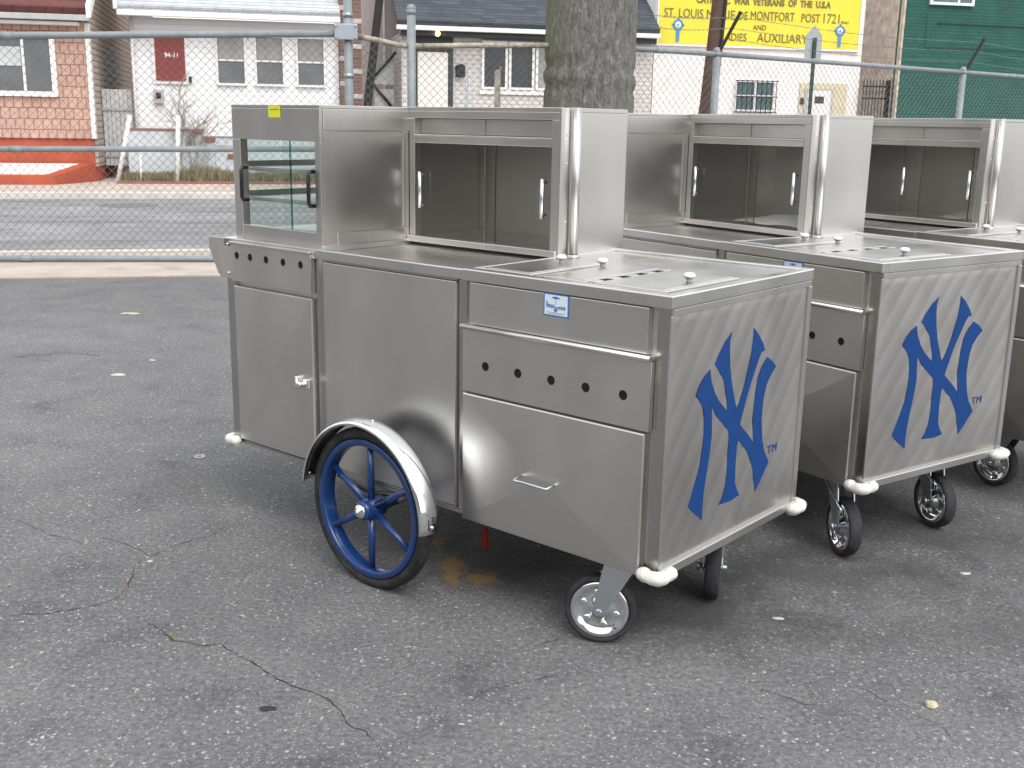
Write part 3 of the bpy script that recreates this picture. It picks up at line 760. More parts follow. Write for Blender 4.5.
CART_G = 'stainless steel food carts parked in a row'
c1 = make_cart()
bpy.context.view_layer.update()
c2 = copy_tree(c1); c3 = copy_tree(c1)
set_casters(c1, ((-.157, .079, R(-152)), (-.155, .545, R(-61))))
set_casters(c2, ((-.139, .073, R(-26)), (-.145, .543, R(-18.5))))
set_casters(c3, ((-.26, .145, R(172)), (-.12, .58, R(-30))))
c1.location = (.3647, 2.5011, 0); c1.rotation_euler.z = -.70693
c2.location = (1.0804, 3.2084, 0); c2.rotation_euler.z = -.97136
c3.location = (1.9194, 3.6975, 0); c3.rotation_euler.z = -.96311
y_ = box(-1.528, -1.468, .0345, .0353, 1.337, 1.3735).build('price_tag', 'sticker_yellow', c1)
y_['label'] = 'small yellow sticker on the header of the glass case'
box(-1.520, -1.476, .0340, .0344, 1.3605, 1.3625).build('tag_print', 'sign_ink', y_)
tag(c1, 'nearest steel food cart, its big blue spoked wheel and chrome fender in full view', 'food cart', CART_G)
tag(c2, 'steel food cart in the middle of the row, logo end behind the nearest cart', 'food cart', CART_G)
tag(c3, 'farthest steel food cart, cut off by the right edge, one sliding door pushed open', 'food cart', CART_G)
for ch in c3.children:
    if ch.name.startswith('sliding_door') and ch.data.vertices[0].co.x < -1.0 : ch.location.x += .20

# white paper sheets left inside two of the cabinets
def sheet_in(cart, x, y, rz, lab, w2, d2, fold):
    m_ = MB(); n = 10; rows = []
    for i in range(n+1):
        u = i/n; X = -w2/2+w2*u; rise = fold*(.25+.75*u)
        rows.append([m_.bm.verts.new((X, -d2/2+d2*q/5, .003+rise*(q/5)**1.5+.003*math.sin(i*1.1+q))) for q in range(6)])
    for i in range(n):
        for k in range(5):
            f = m_.bm.faces.new((rows[i][k], rows[i+1][k], rows[i+1][k+1], rows[i][k+1])); f.smooth = True
    o = m_.build('paper_sheet', 'paper')
    th = cart.rotation_euler.z; c_, s_ = math.cos(th), math.sin(th)
    o.location = (cart.location.x+c_*x-s_*y, cart.location.y+s_*x+c_*y, .972); o.rotation_euler.z = th+rz
    tag(o, lab, 'paper', 'paper sheets inside the cart cabinets')
simple('paper', (.88, .88, .87), .7, 0, .04)
sheet_in(c2, -.87, .515, .05, 'white sheet lying inside the cabinet of the middle cart, behind its sliding doors', .34, .15, .050)
sheet_in(c3, -.78, .515, .05, 'white sheet lying inside the cabinet of the farthest cart, at its right corner', .18, .15, .085)

# ------------------------------------------------------------------ ground, in the street frame (s along the street, t away from the lot)
SA = R(13)
def WL(s, t, z=0): return (math.cos(SA)*s-math.sin(SA)*t, math.sin(SA)*s+math.cos(SA)*t, z)
def sheet(name, s0, s1, t0, t1, z0, z1, mat, kind='structure', bev=0, lab=None):
    o = box(s0, s1, t0, t1, z0, z1, bev=bev).build(name, mat); o.rotation_euler.z = SA
    o['kind'] = kind
    return o
sheet('ground', -400, 400, -400, 400, -.40, -.30, 'earth')
lot = MB(); lot.box(-60, 60, -50, 60, -.2, 0)
lot = MB()
def lotpoly():
    pts = [WL(-60, -45), WL(60, -45), WL(60, 9.72), WL(-60, 9.72)]
    b_ = MB(); b_.prism([(p[0], p[1]) for p in pts], 'z', -.2, 0); return b_
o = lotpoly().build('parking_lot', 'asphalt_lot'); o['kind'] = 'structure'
# concrete strip under the fence, uneven front edge
b_ = MB(); pp = []
s = -60
while s < 60:
    pp.append((s, 9.705+.02*noise.noise(Vector((s*1.7, 0, 0))))); s += .25 if abs(s) < 10 else 2
pp += [(60, 11.50), (-60, 11.50)]
b_.prism(pp, 'z', -.15, .012); o = b_.build('pavement', 'concrete'); o.rotation_euler.z = SA; o['kind'] = 'structure'
sheet('kerb', -60, 60, 11.505, 11.66, -.2, .018, 'kerb_stone', bev=.012)
sheet('street', -60, 60, 11.665, 20.48, -.25, -.10, 'asphalt_street')
sheet('kerb', -60, 60, 20.485, 20.64, -.2, .010, 'kerb_stone', bev=.012)
sheet('sidewalk', -60, 60, 20.645, 23.25, -.2, .006, 'concrete_walk')
sheet('yard', -60, 60, 23.255, 60, -.2, .002, 'concrete_walk')
b = MB(); b.lathe([(0, .004), (.40, .004), (.43, .006), (.46, .004), (.46, -.01)], (-2.1, 19.0, -.10), (0, 0, 1), 36)
simple('cast_iron', (.15, .15, .155), .8, 0, .2, 8)
o = b.build('manhole_cover', 'cast_iron'); o.rotation_euler.z = SA; tag(o, 'round dark manhole cover set in the street near the far kerb', 'manhole cover')
CR = [[(-1.737, 3.521), (-1.667, 3.486), (-1.579, 3.422), (-1.501, 3.364), (-1.378, 3.299), (-1.35, 3.243)], [(-1.379, 3.369), (-1.283, 3.321), (-1.202, 3.273), (-1.149, 3.218), (-1.118, 3.193), (-1.072, 3.268), (-1.027, 3.332), (-0.983, 3.362), (-0.967, 3.425), (-0.919, 3.502)], [(-1.143, 3.192), (-1.131, 3.083), (-1.109, 2.966), (-1.109, 2.883), (-1.162, 2.828), (-1.224, 2.8), (-1.284, 2.772), (-1.328, 2.771), (-1.37, 2.72)], [(-1.05, 2.794), (-0.98, 2.734), (-0.927, 2.688), (-0.868, 2.632), (-0.796, 2.601), (-0.748, 2.619), (-0.692, 2.561), (-0.629, 2.51), (-0.576, 2.45), (-0.517, 2.403), (-0.441, 2.358), (-0.409, 2.331), (-0.38, 2.27), (-0.357, 2.236), (-0.316, 2.204), (-0.283, 2.156), (-0.26, 2.072)], [(0.071, 2.636), (0.108, 2.659), (0.161, 2.695)], [(-0.12, 2.298), (-0.055, 2.389), (-0.022, 2.413), (0.025, 2.433), (0.093, 2.465), (0.152, 2.492)], [(-0.235, 2.459), (-0.18, 2.501)], [(0.622, 2.431), (0.652, 2.41), (0.685, 2.388), (0.708, 2.36), (0.746, 2.361)], [(0.865, 2.455), (0.887, 2.425), (0.914, 2.366), (0.952, 2.324), (0.979, 2.297), (1.001, 2.257), (1.003, 2.198)], [(-2.861, 5.972), (-2.819, 6.002), (-2.749, 6.062), (-2.556, 6.16), (-2.283, 6.072)]]
def ribbon(mb, pts, w0, z, seed, jag=.006):
    P = []
    for i in range(len(pts)-1):
        a, c = Vector(pts[i]), Vector(pts[i+1]); n = max(2, int((c-a).length/.008))
        for k in range(n): P.append(a.lerp(c, k/n))
    P.append(Vector(pts[-1])); m = len(P); prev = None
    for i, p in enumerate(P):
        d_ = (P[min(i+1, m-1)]-P[max(0, i-1)]).normalized(); nn = Vector((-d_.y, d_.x))
        q = Vector((p.x*45, p.y*45, seed)); off = noise.noise(q)*jag + noise.noise(q*.3)*jag*1.5
        env = min(1, min(i, m-1-i)/(m*.15+1))
        wd = w0*env*max(.12, .55+.9*noise.noise(q*.8+Vector((9, 3, 1))))
        c_ = p+nn*off
        a = mb.bm.verts.new((c_.x-nn.x*wd, c_.y-nn.y*wd, z)); b2 = mb.bm.verts.new((c_.x+nn.x*wd, c_.y+nn.y*wd, z))
        if prev: mb.bm.faces.new((prev[0], a, b2, prev[1]))
        prev = (a, b2)
for i, c_ in enumerate(CR):
    mb = MB(); ribbon(mb, c_, (.0014, .0014, .0020, .0021, .0012, .0012, .0010, .0020, .0010, .004)[i], .0012, i*7.3)
    o = mb.build('pavement_crack', 'crack_dark'); o['kind'] = 'structure'
mb = MB()
for i, seg in ((2, (1, 4)), (3, (2, 6)), (3, (10, 13))):
    ribbon(mb, [Vector(p)+Vector((.003, .004)) for p in CR[i][seg[0]:seg[1]]], .0055, .0007, i+50)
o = mb.build('pavement_crack', 'crack_sand'); o['kind'] = 'structure'

def blob(name, x, y, r, h, mat, label, cat='litter', sc=1.6, seed=0, group=None, ring=False):
    if seed not in (1, 2, 3, 9): r *= .68; h *= .7
    m_ = MB(); n = 14
    if ring:
        m_.lathe([(r-.003, .0), (r-.003, .003), (r+.002, .004), (r+.004, .001), (r+.004, 0)], (x, y, .0015), (0, 0, 1), 24)
    else:
        rings = []
        for j, (f, hh) in enumerate(((1, .0), (.85, .7), (.4, 1))):
            rg = []
            for k in range(n):
                a = 2*PI*k/n; rr = r*f*(1+.35*noise.noise(Vector((math.cos(a)*1.5+seed, math.sin(a)*1.5, j*.3))))
                rg.append(m_.bm.verts.new((x+math.cos(a)*rr*sc, y+math.sin(a)*rr, .0015+h*hh*(1+.5*noise.noise(Vector((k, j, seed)))))))
            rings.append(rg)
        for j in range(2):
            for k in range(n): m_.bm.faces.new((rings[j][k], rings[j][(k+1) % n], rings[j+1][(k+1) % n], rings[j+1][k]))
        m_.bm.faces.new(rings[2])
    o = m_.build(name, mat, off=(x, y, 0)); o.location = (x, y, 0); tag(o, label, cat, group)
blob('crumpled_leaf', 1.010, 2.363, .0135, .010, 'litter_cream', 'small crumpled cream leaf on the asphalt, lower right', 'leaf', 1.2, 1)
blob('flattened_lid', -2.082, 5.634, .028, .003, 'litter_white', 'flat pale round disc on the asphalt left of the carts', 'litter', 1.3, 2)
blob('plastic_ring', -1.254, 4.226, .017, .003, 'litter_white', 'small white ring on the asphalt left of the nearest cart', 'litter', 1.3, 3, ring=True)
blob('paper_scrap', -1.105, 3.148, .0085, .006, 'litter_white', 'white scrap where the pavement cracks meet at the left', 'litter', 1.6, 4)
blob('plastic_chip', .960, 3.004, .010, .004, 'litter_blue', 'blue chip on the asphalt in front of the middle cart', 'litter', 1.3, 5)
blob('paper_scrap', 1.410, 3.162, .014, .004, 'litter_white', 'long pale scrap on the asphalt at the right below the middle cart', 'litter', 1.9, 6)
blob('paper_scrap', .753, 2.822, .012, .004, 'litter_white', 'pale scrap on the asphalt right of the nearest cart corner', 'litter', 2.0, 7)
blob('plastic_chip', .747, 2.410, .006, .003, 'litter_blue', 'tiny pale blue chip near the short crack, bottom right', 'litter', 1.3, 8)
blob('gum_spot', -.554, 2.298, .012, .001, 'dark_spot', 'dark flattened gum spot beside the long crack', 'gum', 1.8, 9)
blob('wood_chip', -2.647, 7.464, .035, .012, 'litter_cream', 'pale wood chip on the far asphalt before the left fence', 'litter', 2.6, 10)
blob('paper_scrap', -2.02, 6.0, .018, .006, 'litter_white', 'tiny white scrap just behind the flat round disc', 'litter', 1.4, 11)

# ------------------------------------------------------------------ chain link fences
def chain(A, B, zb0, zb1, zt0, zt1, pitch=.076, r=.0021, parent=None, org=(0, 0)):
    """diamond wire mesh between two ground points; bottom/top heights may differ at the two ends"""
    A = Vector(A); B = Vector(B); L = (B-A).length; u = (B-A)/L; n = Vector((-u.y, u.x))
    m_ = MB(); hmax = max(zt0, zt1)
    def zb(x): return zb0+(zb1-zb0)*x/L
    def zt(x): return zt0+(zt1-zt0)*x/L
    for sgn in (1, -1):
        x = -hmax if sgn > 0 else 0
        end = L if sgn > 0 else L+hmax
        while x < end:
            # line: z = sgn*(X-x)
            pts = []
            lo, hi = None, None
            xs = [max(0, x) if sgn > 0 else max(0, x-hmax), min(L, x+hmax) if sgn > 0 else min(L, x)]
            if xs[1] > xs[0]:
                f = lambda X: (X-x) if sgn > 0 else (x-X)
                seg = []
                N_ = 60
                for k in range(N_+1):
                    X = xs[0]+(xs[1]-xs[0])*k/N_; z = f(X)
                    if zb(X) <= z <= zt(X): seg.append((X, z))
                if len(seg) > 1:
                    (Xa, za), (Xb, zb_) = seg[0], seg[-1]
                    off = n*(.0015*sgn)
                    pa = Vector((A.x+u.x*Xa+off.x, A.y+u.y*Xa+off.y, za)); pb = Vector((A.x+u.x*Xb+off.x, A.y+u.y*Xb+off.y, zb_))
                    m_.tube([pa, pb], r, 3, cap=False)
            x += pitch
    return m_.build('wire_mesh', 'wire', parent, off=(org[0], org[1], 0), weld=False)
def barbed(pts, parent, org, name='barbed_wire'):
    m_ = MB(); P = []
    for i in range(len(pts)-1):
        a, c = Vector(pts[i]), Vector(pts[i+1]); n = 12
        for k in range(n):
            t = k/n; p = a.lerp(c, t); p.z -= .05*math.sin(PI*t); P.append(p)
    P.append(Vector(pts[-1])); m_.tube(P, .0028, 5)
    for i in range(len(P)-1):
        for f in (.0, .5):
            p = P[i].lerp(P[i+1], f); a = random.random()*PI
            q = Vector((math.cos(a)*.012, .004, math.sin(a)*.012+.006)); m_.tube([p-q, p+q], .002, 4)
    return m_.build(name, 'wire', parent, off=(*org, 0))
def post(parent, org, x, y, z, r=.028, mat='rail_paint', cap=True, z0=-.05):
    m_ = MB(); m_.tube([(x, y, z0), (x, y, z)], r, 16)
    if cap: m_.sphere((x, y, z), r*1.12, 12, (1, 1, .9)); m_.tube([(x, y, z-.05), (x, y, z-.01)], r*1.12, 16)
    return m_.build('post', mat, parent, off=(*org, 0))
def rail(parent, org, a, c, r=.021, mat='rail_paint'):
    m_ = MB(); a = Vector(a); c = Vector(c); m_.tube([a, c], r, 12)
    m_.tube([a.lerp(c, .33), a.lerp(c, .33)+(c-a).normalized()*.12], r*1.13, 12)
    return m_.build('rail', mat, parent, off=(*org, 0))
# left fence
A = (-6.0, 9.795); B = (-1.535, 10.44)
def lz(x, z0, z1): # interpolate between x=-4.52 and x=-1.6
    return z0+(z1-z0)*(x+4.52)/2.92
f1 = empty('chain_link_fence', (-4, 10.08, 0)); og = (-4, 10.08)
tag(f1, 'grey chain link fence with three blue-grey rails, left of the carts', 'fence', 'chain link fences around the lot')
for z0, z1, r in ((1.991, 2.086, .030), (1.022, 1.061, .026), (.045, .041, .028)):
    rail(f1, og, (A[0], A[1]-.02, lz(A[0], z0, z1)), (B[0], B[1]-.02, lz(B[0], z0, z1)), r)
chain(A, B, .012, .012, lz(A[0], 1.97, 2.06), lz(B[0], 1.97, 2.06), parent=f1, org=og)
post(f1, og, -1.545, 10.43, 2.55, .040, 'rail_paint'); post(f1, og, -6.02, 9.79, 2.1, .038)
cl = MB()
for z in (2.25, 1.72, 1.42):
    b_ = MB(); b_.tube([(-1.545, 10.43, z-.02), (-1.545, 10.43, z+.02)], .046, 14); b_.build('post_band', 'galvanised', f1, off=(*og, 0))
cl.box(-1.66, -1.45, 10.36, 10.385, 2.03, 2.17, .006)
for x in (-1.645, -1.465):
    for z in (2.05, 2.15): cl.sphere((x, 10.352, z), .011, 8)
cl.build('hinge_clamp', 'galvanised', f1, off=(*og, 0))
# middle fence, between the left post and the tree
f2 = empty('chain_link_fence', (-.9, 10.6, 0)); og = (-.9, 10.6)
tag(f2, 'chain link fence with a rusty sagging top rail, just left of the tree', 'fence', 'chain link fences around the lot')
m_ = MB(); m_.tube([(-1.46, 10.47, 2.066), (-1.30, 10.52, 2.045), (-1.09, 10.58, 2.003), (-.98, 10.60, 2.001), (-.4, 10.70, 2.02), (.40, 10.85, 2.045)], .024, 12)
m_.build('rail', 'rail_rusty', f2, off=(*og, 0))
rail(f2, og, (-1.50, 10.48, .045), (.42, 10.85, .045))
post(f2, og, -.985, 10.60, 2.33, .040)
chain((-1.50, 10.47), (.42, 10.86), .012, .012, 2.03, 2.03, parent=f2, org=og, pitch=.076)
# right fence, running back from the tree
f3 = empty('chain_link_fence', (3.5, 12.9, 0)); og = (3.5, 12.9)
tag(f3, 'chain link fence topped with barbed wire, running back to the right behind the carts', 'fence', 'chain link fences around the lot')
Rp = [(1.02, 11.12), (2.07, 11.86), (5.76, 14.72), (8.6, 17.0)]
for i in range(3):
    a, c = Rp[i], Rp[i+1]
    rail(f3, og, (a[0], a[1], 2.05), (c[0], c[1], 2.05), .026)
    rail(f3, og, (a[0], a[1], .045), (c[0], c[1], .045), .022)
    chain(a, c, .012, .012, 2.04, 2.04, parent=f3, org=og, pitch=.088)
for i in (1, 2, 3):
    x, y = Rp[i]; post(f3, og, x, y, 2.08, .040)
    m_ = MB(); m_.prism([(0, 0), (.035, 0), (.235, .40), (.205, .42)], 'y', -.012, .012, .002)
    for v in m_.bm.verts: v.co += Vector((x-.005, y-.02, 2.06))
    m_.build('barb_arm', 'pole_black', f3, off=(*og, 0))
for dz, f in ((.26, .62), (.37, .90)):
    barbed([(.95, 11.05, 2.05+dz-.01)]+[(Rp[i][0]+.19*f, Rp[i][1]-.02, 2.06+.40*f) for i in (1, 2, 3)], f3, og)
barbed([(2.16, 11.84, 2.20)]+[(Rp[i][0]+.07, Rp[i][1]-.02, 2.18) for i in (2, 3)], f3, og)
for (x, y, z, r, m2, lab) in ((-.49, 11.0, 1.775, .012, 'galvanised', 'thin grey pipe post behind the middle fence, below the black mailbox'), (-.19, 11.0, 1.80, .030, 'rail_rusty', 'thick brown pipe post behind the middle fence, left of the tree')):
    m_ = MB(); m_.tube([(0, 0, 0), (0, 0, z)], r, 12); m_.sphere((0, 0, z), r, 10, (1, 1, .7))
    if r > .02: m_.tube([(.02, 0, z-.02), (.03, 0, z+.05)], .012, 6)
    o = m_.build('pipe_post', m2); o.location = (x, y, 0); tag(o, lab, 'post')

# ------------------------------------------------------------------ big street tree
tr = empty('street_tree', (.690, 10.98, 0)); tag(tr, 'thick tree trunk with rough grey bark and a dark ridge around it', 'tree')
m_ = MB(); rings = []; n = 72; zs = [i*.06 for i in range(-1, 90)]
for z in zs:
    r = .445+.30*math.exp(-max(z, 0)*2.6)-.006*z
    rg = []
    for k in range(n):
        a = 2*PI*k/n; c_, s_ = math.cos(a), math.sin(a)
        rr = r*(1+.035*noise.noise(Vector((c_*1.2, s_*1.2, z*.5)))+.022*noise.noise(Vector((c_*6, s_*6, z*1.2)))+.010*noise.noise(Vector((c_*17, s_*17, z*3.2))))
        zr = 1.745-.03*c_
        rr += .016*math.exp(-((z-zr)/.05)**2)-.022*math.exp(-((z-zr-.085)/.028)**2)-.018*math.exp(-((z-zr+.085)/.028)**2)
        rg.append(m_.bm.verts.new((c_*rr+.012*math.sin(z), s_*rr, z)))
    rings.append(rg)
for i in range(len(rings)-1):
    for k in range(n):
        f = m_.bm.faces.new((rings[i][k], rings[i][(k+1) % n], rings[i+1][(k+1) % n], rings[i+1][k])); f.smooth = True
m_.bm.faces.new(rings[-1])
trunk = m_.build('trunk', 'bark', tr)
m_ = MB()
for a, l in ((.4, 3.2), (1.8, 2.6), (3.1, 3.4), (4.4, 2.8), (5.4, 3.0)):
    p = Vector((0, 0, 4.9)); d_ = Vector((math.cos(a), math.sin(a), 1.3)).normalized(); pts = [p]
    for k in range(7):
        d_ = (d_+Vector((random.uniform(-.2, .2), random.uniform(-.2, .2), .05))).normalized(); p = p+d_*l/6; pts.append(p)
    m_.tube(pts, .20, 12, .05)
    for k in range(3, 8):
        for q in range(4):
            dd = (d_+Vector((random.uniform(-1, 1), random.uniform(-1, 1), random.uniform(0, 1)))).normalized()
            b0 = pts[k]; m_.tube([b0, b0+dd*.6, b0+dd*1.1+Vector((0, 0, .2))], .035, 6, .006)
m_.build('limbs', 'bark', tr)

# ------------------------------------------------------------------ buildings across the street
def bld(name, s, t, label, cat, group=None):
    e_ = empty(name, WL(s, t), SA); tag(e_, label, cat, group); e_['_o'] = 1
    return e_, (s, t, 0)
def window(parent, off, s0, s1, z0, z1, t, fr=.05, pane='pane_grey', frame='white_trim', mull=(), rails=(), depth=.06):
    f = MB()
    f.box(s0-fr, s0, t-.03, t+depth, z0-fr, z1+fr, .004); f.box(s1, s1+fr, t-.03, t+depth, z0-fr, z1+fr, .004)
    f.box(s0, s1, t-.028, t+depth, z1, z1+fr, .004); f.box(s0-.002, s1+.002, t-.045, t+depth, z0-fr, z0, .004)
    for x in mull: f.box(x-.025, x+.025, t-.02, t+depth, z0, z1, .004)
    for z in rails: f.box(s0, s1, t-.012, t+depth-.01, z-.018, z+.018, .003)
    wo = f.build('window', frame, parent, off=off)
    box(s0, s1, t+.012, t+.02, z0, z1).build('pane', pane, wo, off=off)
    return wo
HG = 'houses across the street'
# --- salmon shingle house
hs_, of = bld('shingle_house', -5.5, 25, 'salmon shingled house with a maroon roof and orange-red base, far left', 'house', HG)
b = MB(); b.box(-8.6, -3.26, 24.0, 24.15, .86, 3.10); b.build('front_wall', 'shingle_salmon', hs_, off=of)
b = MB(); b.box(-3.32, -3.18, 24.155, 36, .30, 6.2); b.build('side_wall', 'siding_beige', hs_, off=of)
b = MB(); b.box(-8.6, -3.24, 24.06, 24.2, 0, .858); b.box(-3.30, -3.20, 24.205, 36, 0, .2995); b.build('base_wall', 'orange_paint', hs_, off=of)
b = MB(); b.box(-3.25, -3.165, 23.965, 24.16, .855, 3.08, .006); b.build('corner_board', 'white_trim', hs_, off=of)
b = MB(); b.prism([(23.72, 3.22), (30, 6.6), (30, 6.75), (23.66, 3.34)], 'x', -8.9, -3.15); b.prism([(30, 6.6), (36.3, 3.3), (36.3, 3.42), (30, 6.75)], 'x', -8.9, -3.15)
rf = b.build('roof', 'roof_maroon', hs_, off=of)
b = MB(); b.prism([(23.60, 3.16), (30, 6.55), (30, 6.80), (23.58, 3.38)], 'x', -3.148, -3.06); b.build('rake_board', 'white_trim', rf, off=of)
b = MB(); b.box(-8.9, -3.10, 23.60, 23.72, 3.10, 3.21, .01); b.build('gutter', 'grey_trim', rf, off=of)
b = MB(); b.box(-8.6, -3.33, 23.72, 23.995, 3.02, 3.08); b.build('soffit', 'gutter_white', rf, off=of)
wo = window(hs_, of, -5.10, -3.92, 1.76, 2.76, 23.96, .10, 'pane_grey', mull=(-4.42,), rails=())
box(-5.08, -4.46, 23.955, 23.965, 2.24, 2.60).build('blind', 'blind', wo, off=of)
def wedge(pts_f, pts_b, z0f, z1f, z0b, z1b, tf, tb):
    m_ = MB(); V = [m_.bm.verts.new(v) for v in ((pts_f[0], tf, z0f), (pts_f[1], tf, z0f), (pts_b[1], tb, z0b), (pts_b[0], tb, z0b), (pts_f[0], tf, z1f), (pts_f[1], tf, z1f), (pts_b[1], tb, z1b), (pts_b[0], tb, z1b))]
    for f in ((0, 1, 5, 4), (1, 2, 6, 5), (2, 3, 7, 6), (3, 0, 4, 7), (4, 5, 6, 7), (3, 2, 1, 0)): m_.bm.faces.new([V[q] for q in f])
    return m_
b = wedge((-8, -3.82), (-8, -3.27), 0, .17, 0, .37, 22.8, 23.99); o = b.build('orange_ledge', 'orange_paint', None, off=(-5, 23.4, 0)); o.location = WL(-5, 23.4); o.rotation_euler.z = SA
tag(o, 'low orange kerbed ledge with a pale top in front of the salmon house', 'ledge')
b = wedge((-8, -3.98), (-8, -3.52), .192, .206, .352, .366, 22.94, 23.94); b.build('slab', 'white_trim', o, off=(-5, 23.4, 0))
box(-3.95, -3.88, 24.03, 24.058, .30, .37).build('vent_hole', 'hole_black', hs_, off=of)
# --- white gate between the houses
g_, of = bld('yard_gate', -2.88, 25.2, 'pale wooden yard gate between the salmon house and the white house', 'gate')
b = MB()
for k in range(7): b.box(-3.16+k*.086, -3.16+k*.086+.080, 25.2, 25.225, .28, 1.86, .004)
b.build('boards', 'gate_white', g_, off=of)
b = MB(); b.box(-3.18, -2.55, 25.17, 25.198, 1.42, 1.48, .004); b.box(-3.18, -2.55, 25.17, 25.198, .45, .51, .004); b.build('crossbar', 'grey_trim', g_, off=of)
# --- white house
h2, of = bld('white_house', -.3, 27, 'white sided house with a light grey roof, red-brown door and three tall windows', 'house', HG)
b = MB(); b.box(-2.50, 1.79, 25, 25.15, .92, 3.32); b.box(-2.50, -2.38, 25.155, 29.4, 0, 5.6); b.build('wall', 'siding_white', h2, off=of)
b = MB(); b.box(-2.48, 1.77, 25.04, 25.2, 0, .918); b.build('base_wall', 'porch_wall', h2, off=of)
b = MB(); b.prism([(24.55, 3.40), (30, 6.6), (30, 6.75), (24.5, 3.50)], 'x', -2.66, 1.80)
rf = b.build('roof', 'roof_white', h2, off=of)
b = MB(); b.box(-2.68, 1.80, 24.46, 24.58, 3.30, 3.41, .012); b.tube([(-2.46, 24.9, 3.3), (-2.46, 24.93, 0.1)], .035, 8); b.build('gutter', 'gutter_white', rf, off=of)
b = MB(); b.prism([(24.48, 3.42), (30, 6.66), (30, 6.80), (24.46, 3.54)], 'x', -2.74, -2.662); b.build('rake_board', 'white_trim', rf, off=of)
b = MB(); b.box(-2.09, -1.35, 24.95, 24.998, 1.98, 2.98, .01); dr_ = b.build('door', 'white_trim', h2, off=of)
box(-2.02, -1.42, 24.93, 24.948, 2.05, 2.92, bev=.004).build('door_panel', 'door_red', dr_, off=of)
box(-1.36, -1.30, 24.90, 24.94, 2.02, 2.15, bev=.01).build('door_handle', 'iron', dr_, off=of)
texts('house_number', [('94-11', (-1.83, -1.56, 2.52, 2.62), dict(bold=.02, ext=.01))], 'white_trim', dr_, 'xz', (0+.3, -2.08, 0))
b = MB(); b.box(-2.09, -1.89, 24.88, 24.998, 1.58, 1.86, .015); mbx = b.build('mailbox', 'grey_trim', h2, off=of)
box(-2.04, -1.94, 24.872, 24.879, 1.68, 1.80).build('mail_window', 'iron', mbx, off=of)
for s0 in (-.75, .05, .92):
    window(h2, of, s0, s0+.54, 2.03, 2.98, 24.965, .05, 'pane_grey', rails=(2.50,))
    box(s0+.01, s0+.53, 24.968, 24.975, 2.52, 2.97).build('blind', 'curtain', h2, off=of)
b = MB()
b.box(-2.62, -1.36, 24.42, 24.60, 0, 1.03, .01)
for k in range(4): b.box(-1.355+k*.24, -1.12+k*.24, 24.42, 24.60, 0, .98-k*.17, .005)
st_ = b.build('stoop_wall', 'porch_wall', None, off=(-1.6, 24.5, 0)); st_.location = WL(-1.6, 24.5); st_.rotation_euler.z = SA
tag(st_, 'pale stoop wall with a thin brick coping stepping down to the right, before the white house', 'stoop wall')
b = MB(); b.box(-2.64, -1.34, 24.40, 24.62, 1.0305, 1.075, .004)
for k in range(4): b.box(-1.340+k*.24, -1.10+k*.24, 24.39, 24.62, .9805-k*.17, 1.075-k*.17, .004)
b.build('coping', 'steps_brick', st_, off=(-1.6, 24.5, 0))
pg = 'slim white porch posts before the stoop wall'
for s0, s1, lab in ((-2.75, -2.43, 'slanting white post at the left end of the stoop wall'), (-1.60, -1.52, 'upright slim white post before the stoop wall'), (-2.30, -2.28, 'short white stake in the dry grass between two white posts')):
    z1 = 1.34 if s0 != -2.30 else .55
    b = MB(); b.tube([(0, 0, 0), (s1-s0, 0, z1)], .045 if z1 > 1 else .02, 8)
    o = b.build('porch_post', 'white_trim'); o.location = WL(s0, 23.4); o.rotation_euler.z = SA; tag(o, lab, 'post', pg)
# dry grass bed
b = MB(); rnd = random.Random(3)
b.prism([(-2.72, 23.32), (1.9, 23.32), (1.9, 24.38), (-2.72, 24.38)], 'z', 0, .05)
o = b.build('flower_bed', 'earth', None); o.rotation_euler.z = SA; o['kind'] = 'structure'
b = MB(); 
for k in range(5200):
    s = rnd.uniform(-2.7, 1.9); t = rnd.uniform(23.36, 24.36); mound = .10+.12*math.exp(-((s+1.1)/.5)**2)+.05*math.exp(-((s-1.0)/.9)**2)
    h = mound*rnd.uniform(.5, 1.4)+.05; a = rnd.uniform(0, PI); w2 = rnd.uniform(.008, .02)
    dx, dy = math.cos(a)*w2, math.sin(a)*w2; lx, ly = rnd.uniform(-.06, .06), rnd.uniform(-.06, .06)
    v = [b.bm.verts.new(p) for p in ((s-dx, t-dy, .04), (s+dx, t+dy, .04), (s+lx, t+ly, .05+h))]; b.bm.faces.new(v)
o = b.build('dry_grass', 'grass', None, weld=False); o.rotation_euler.z = SA; tag(o, 'dry yellow-green grass along the stoop wall', 'grass', None, 'stuff')
b = MB(); b.box(-2.74, 1.92, 23.262, 23.318, 0, .055, .004); o = b.build('kerb', 'steps_brick'); o.rotation_euler.z = SA; o['kind'] = 'structure'
# bare climbing shrub
b = MB(); rnd = random.Random(11)
def grow(p, d_, l, r, lev):
    pts = [p]
    for k in range(5):
        d_ = (d_+Vector((rnd.uniform(-.35, .35), rnd.uniform(-.12, .12), rnd.uniform(-.12, .2)))).normalized(); p = p+d_*l/5; pts.append(p)
    b.tube(pts, r, 5, r*.55)
    if lev:
        for k in range(5 if lev > 1 else 4):
            q = pts[rnd.randint(1, 5)]
            grow(q, (d_+Vector((rnd.uniform(-1.1, 1.1), rnd.uniform(-.3, .3), rnd.uniform(-.3, .7)))).normalized(), l*.55, r*.6, lev-1)
for k in range(3): grow(Vector((rnd.uniform(-.08, .08), 0, 0)), Vector((rnd.uniform(-.15, .15), 0, 1)), 1.0, .015, 3)
grow(Vector((0, 0, 1.15)), Vector((-.7, 0, .7)), .7, .016, 2)
o = b.build('bare_shrub', 'twig', None, weld=False); o.location = WL(-1.43, 24.25); o.rotation_euler.z = SA
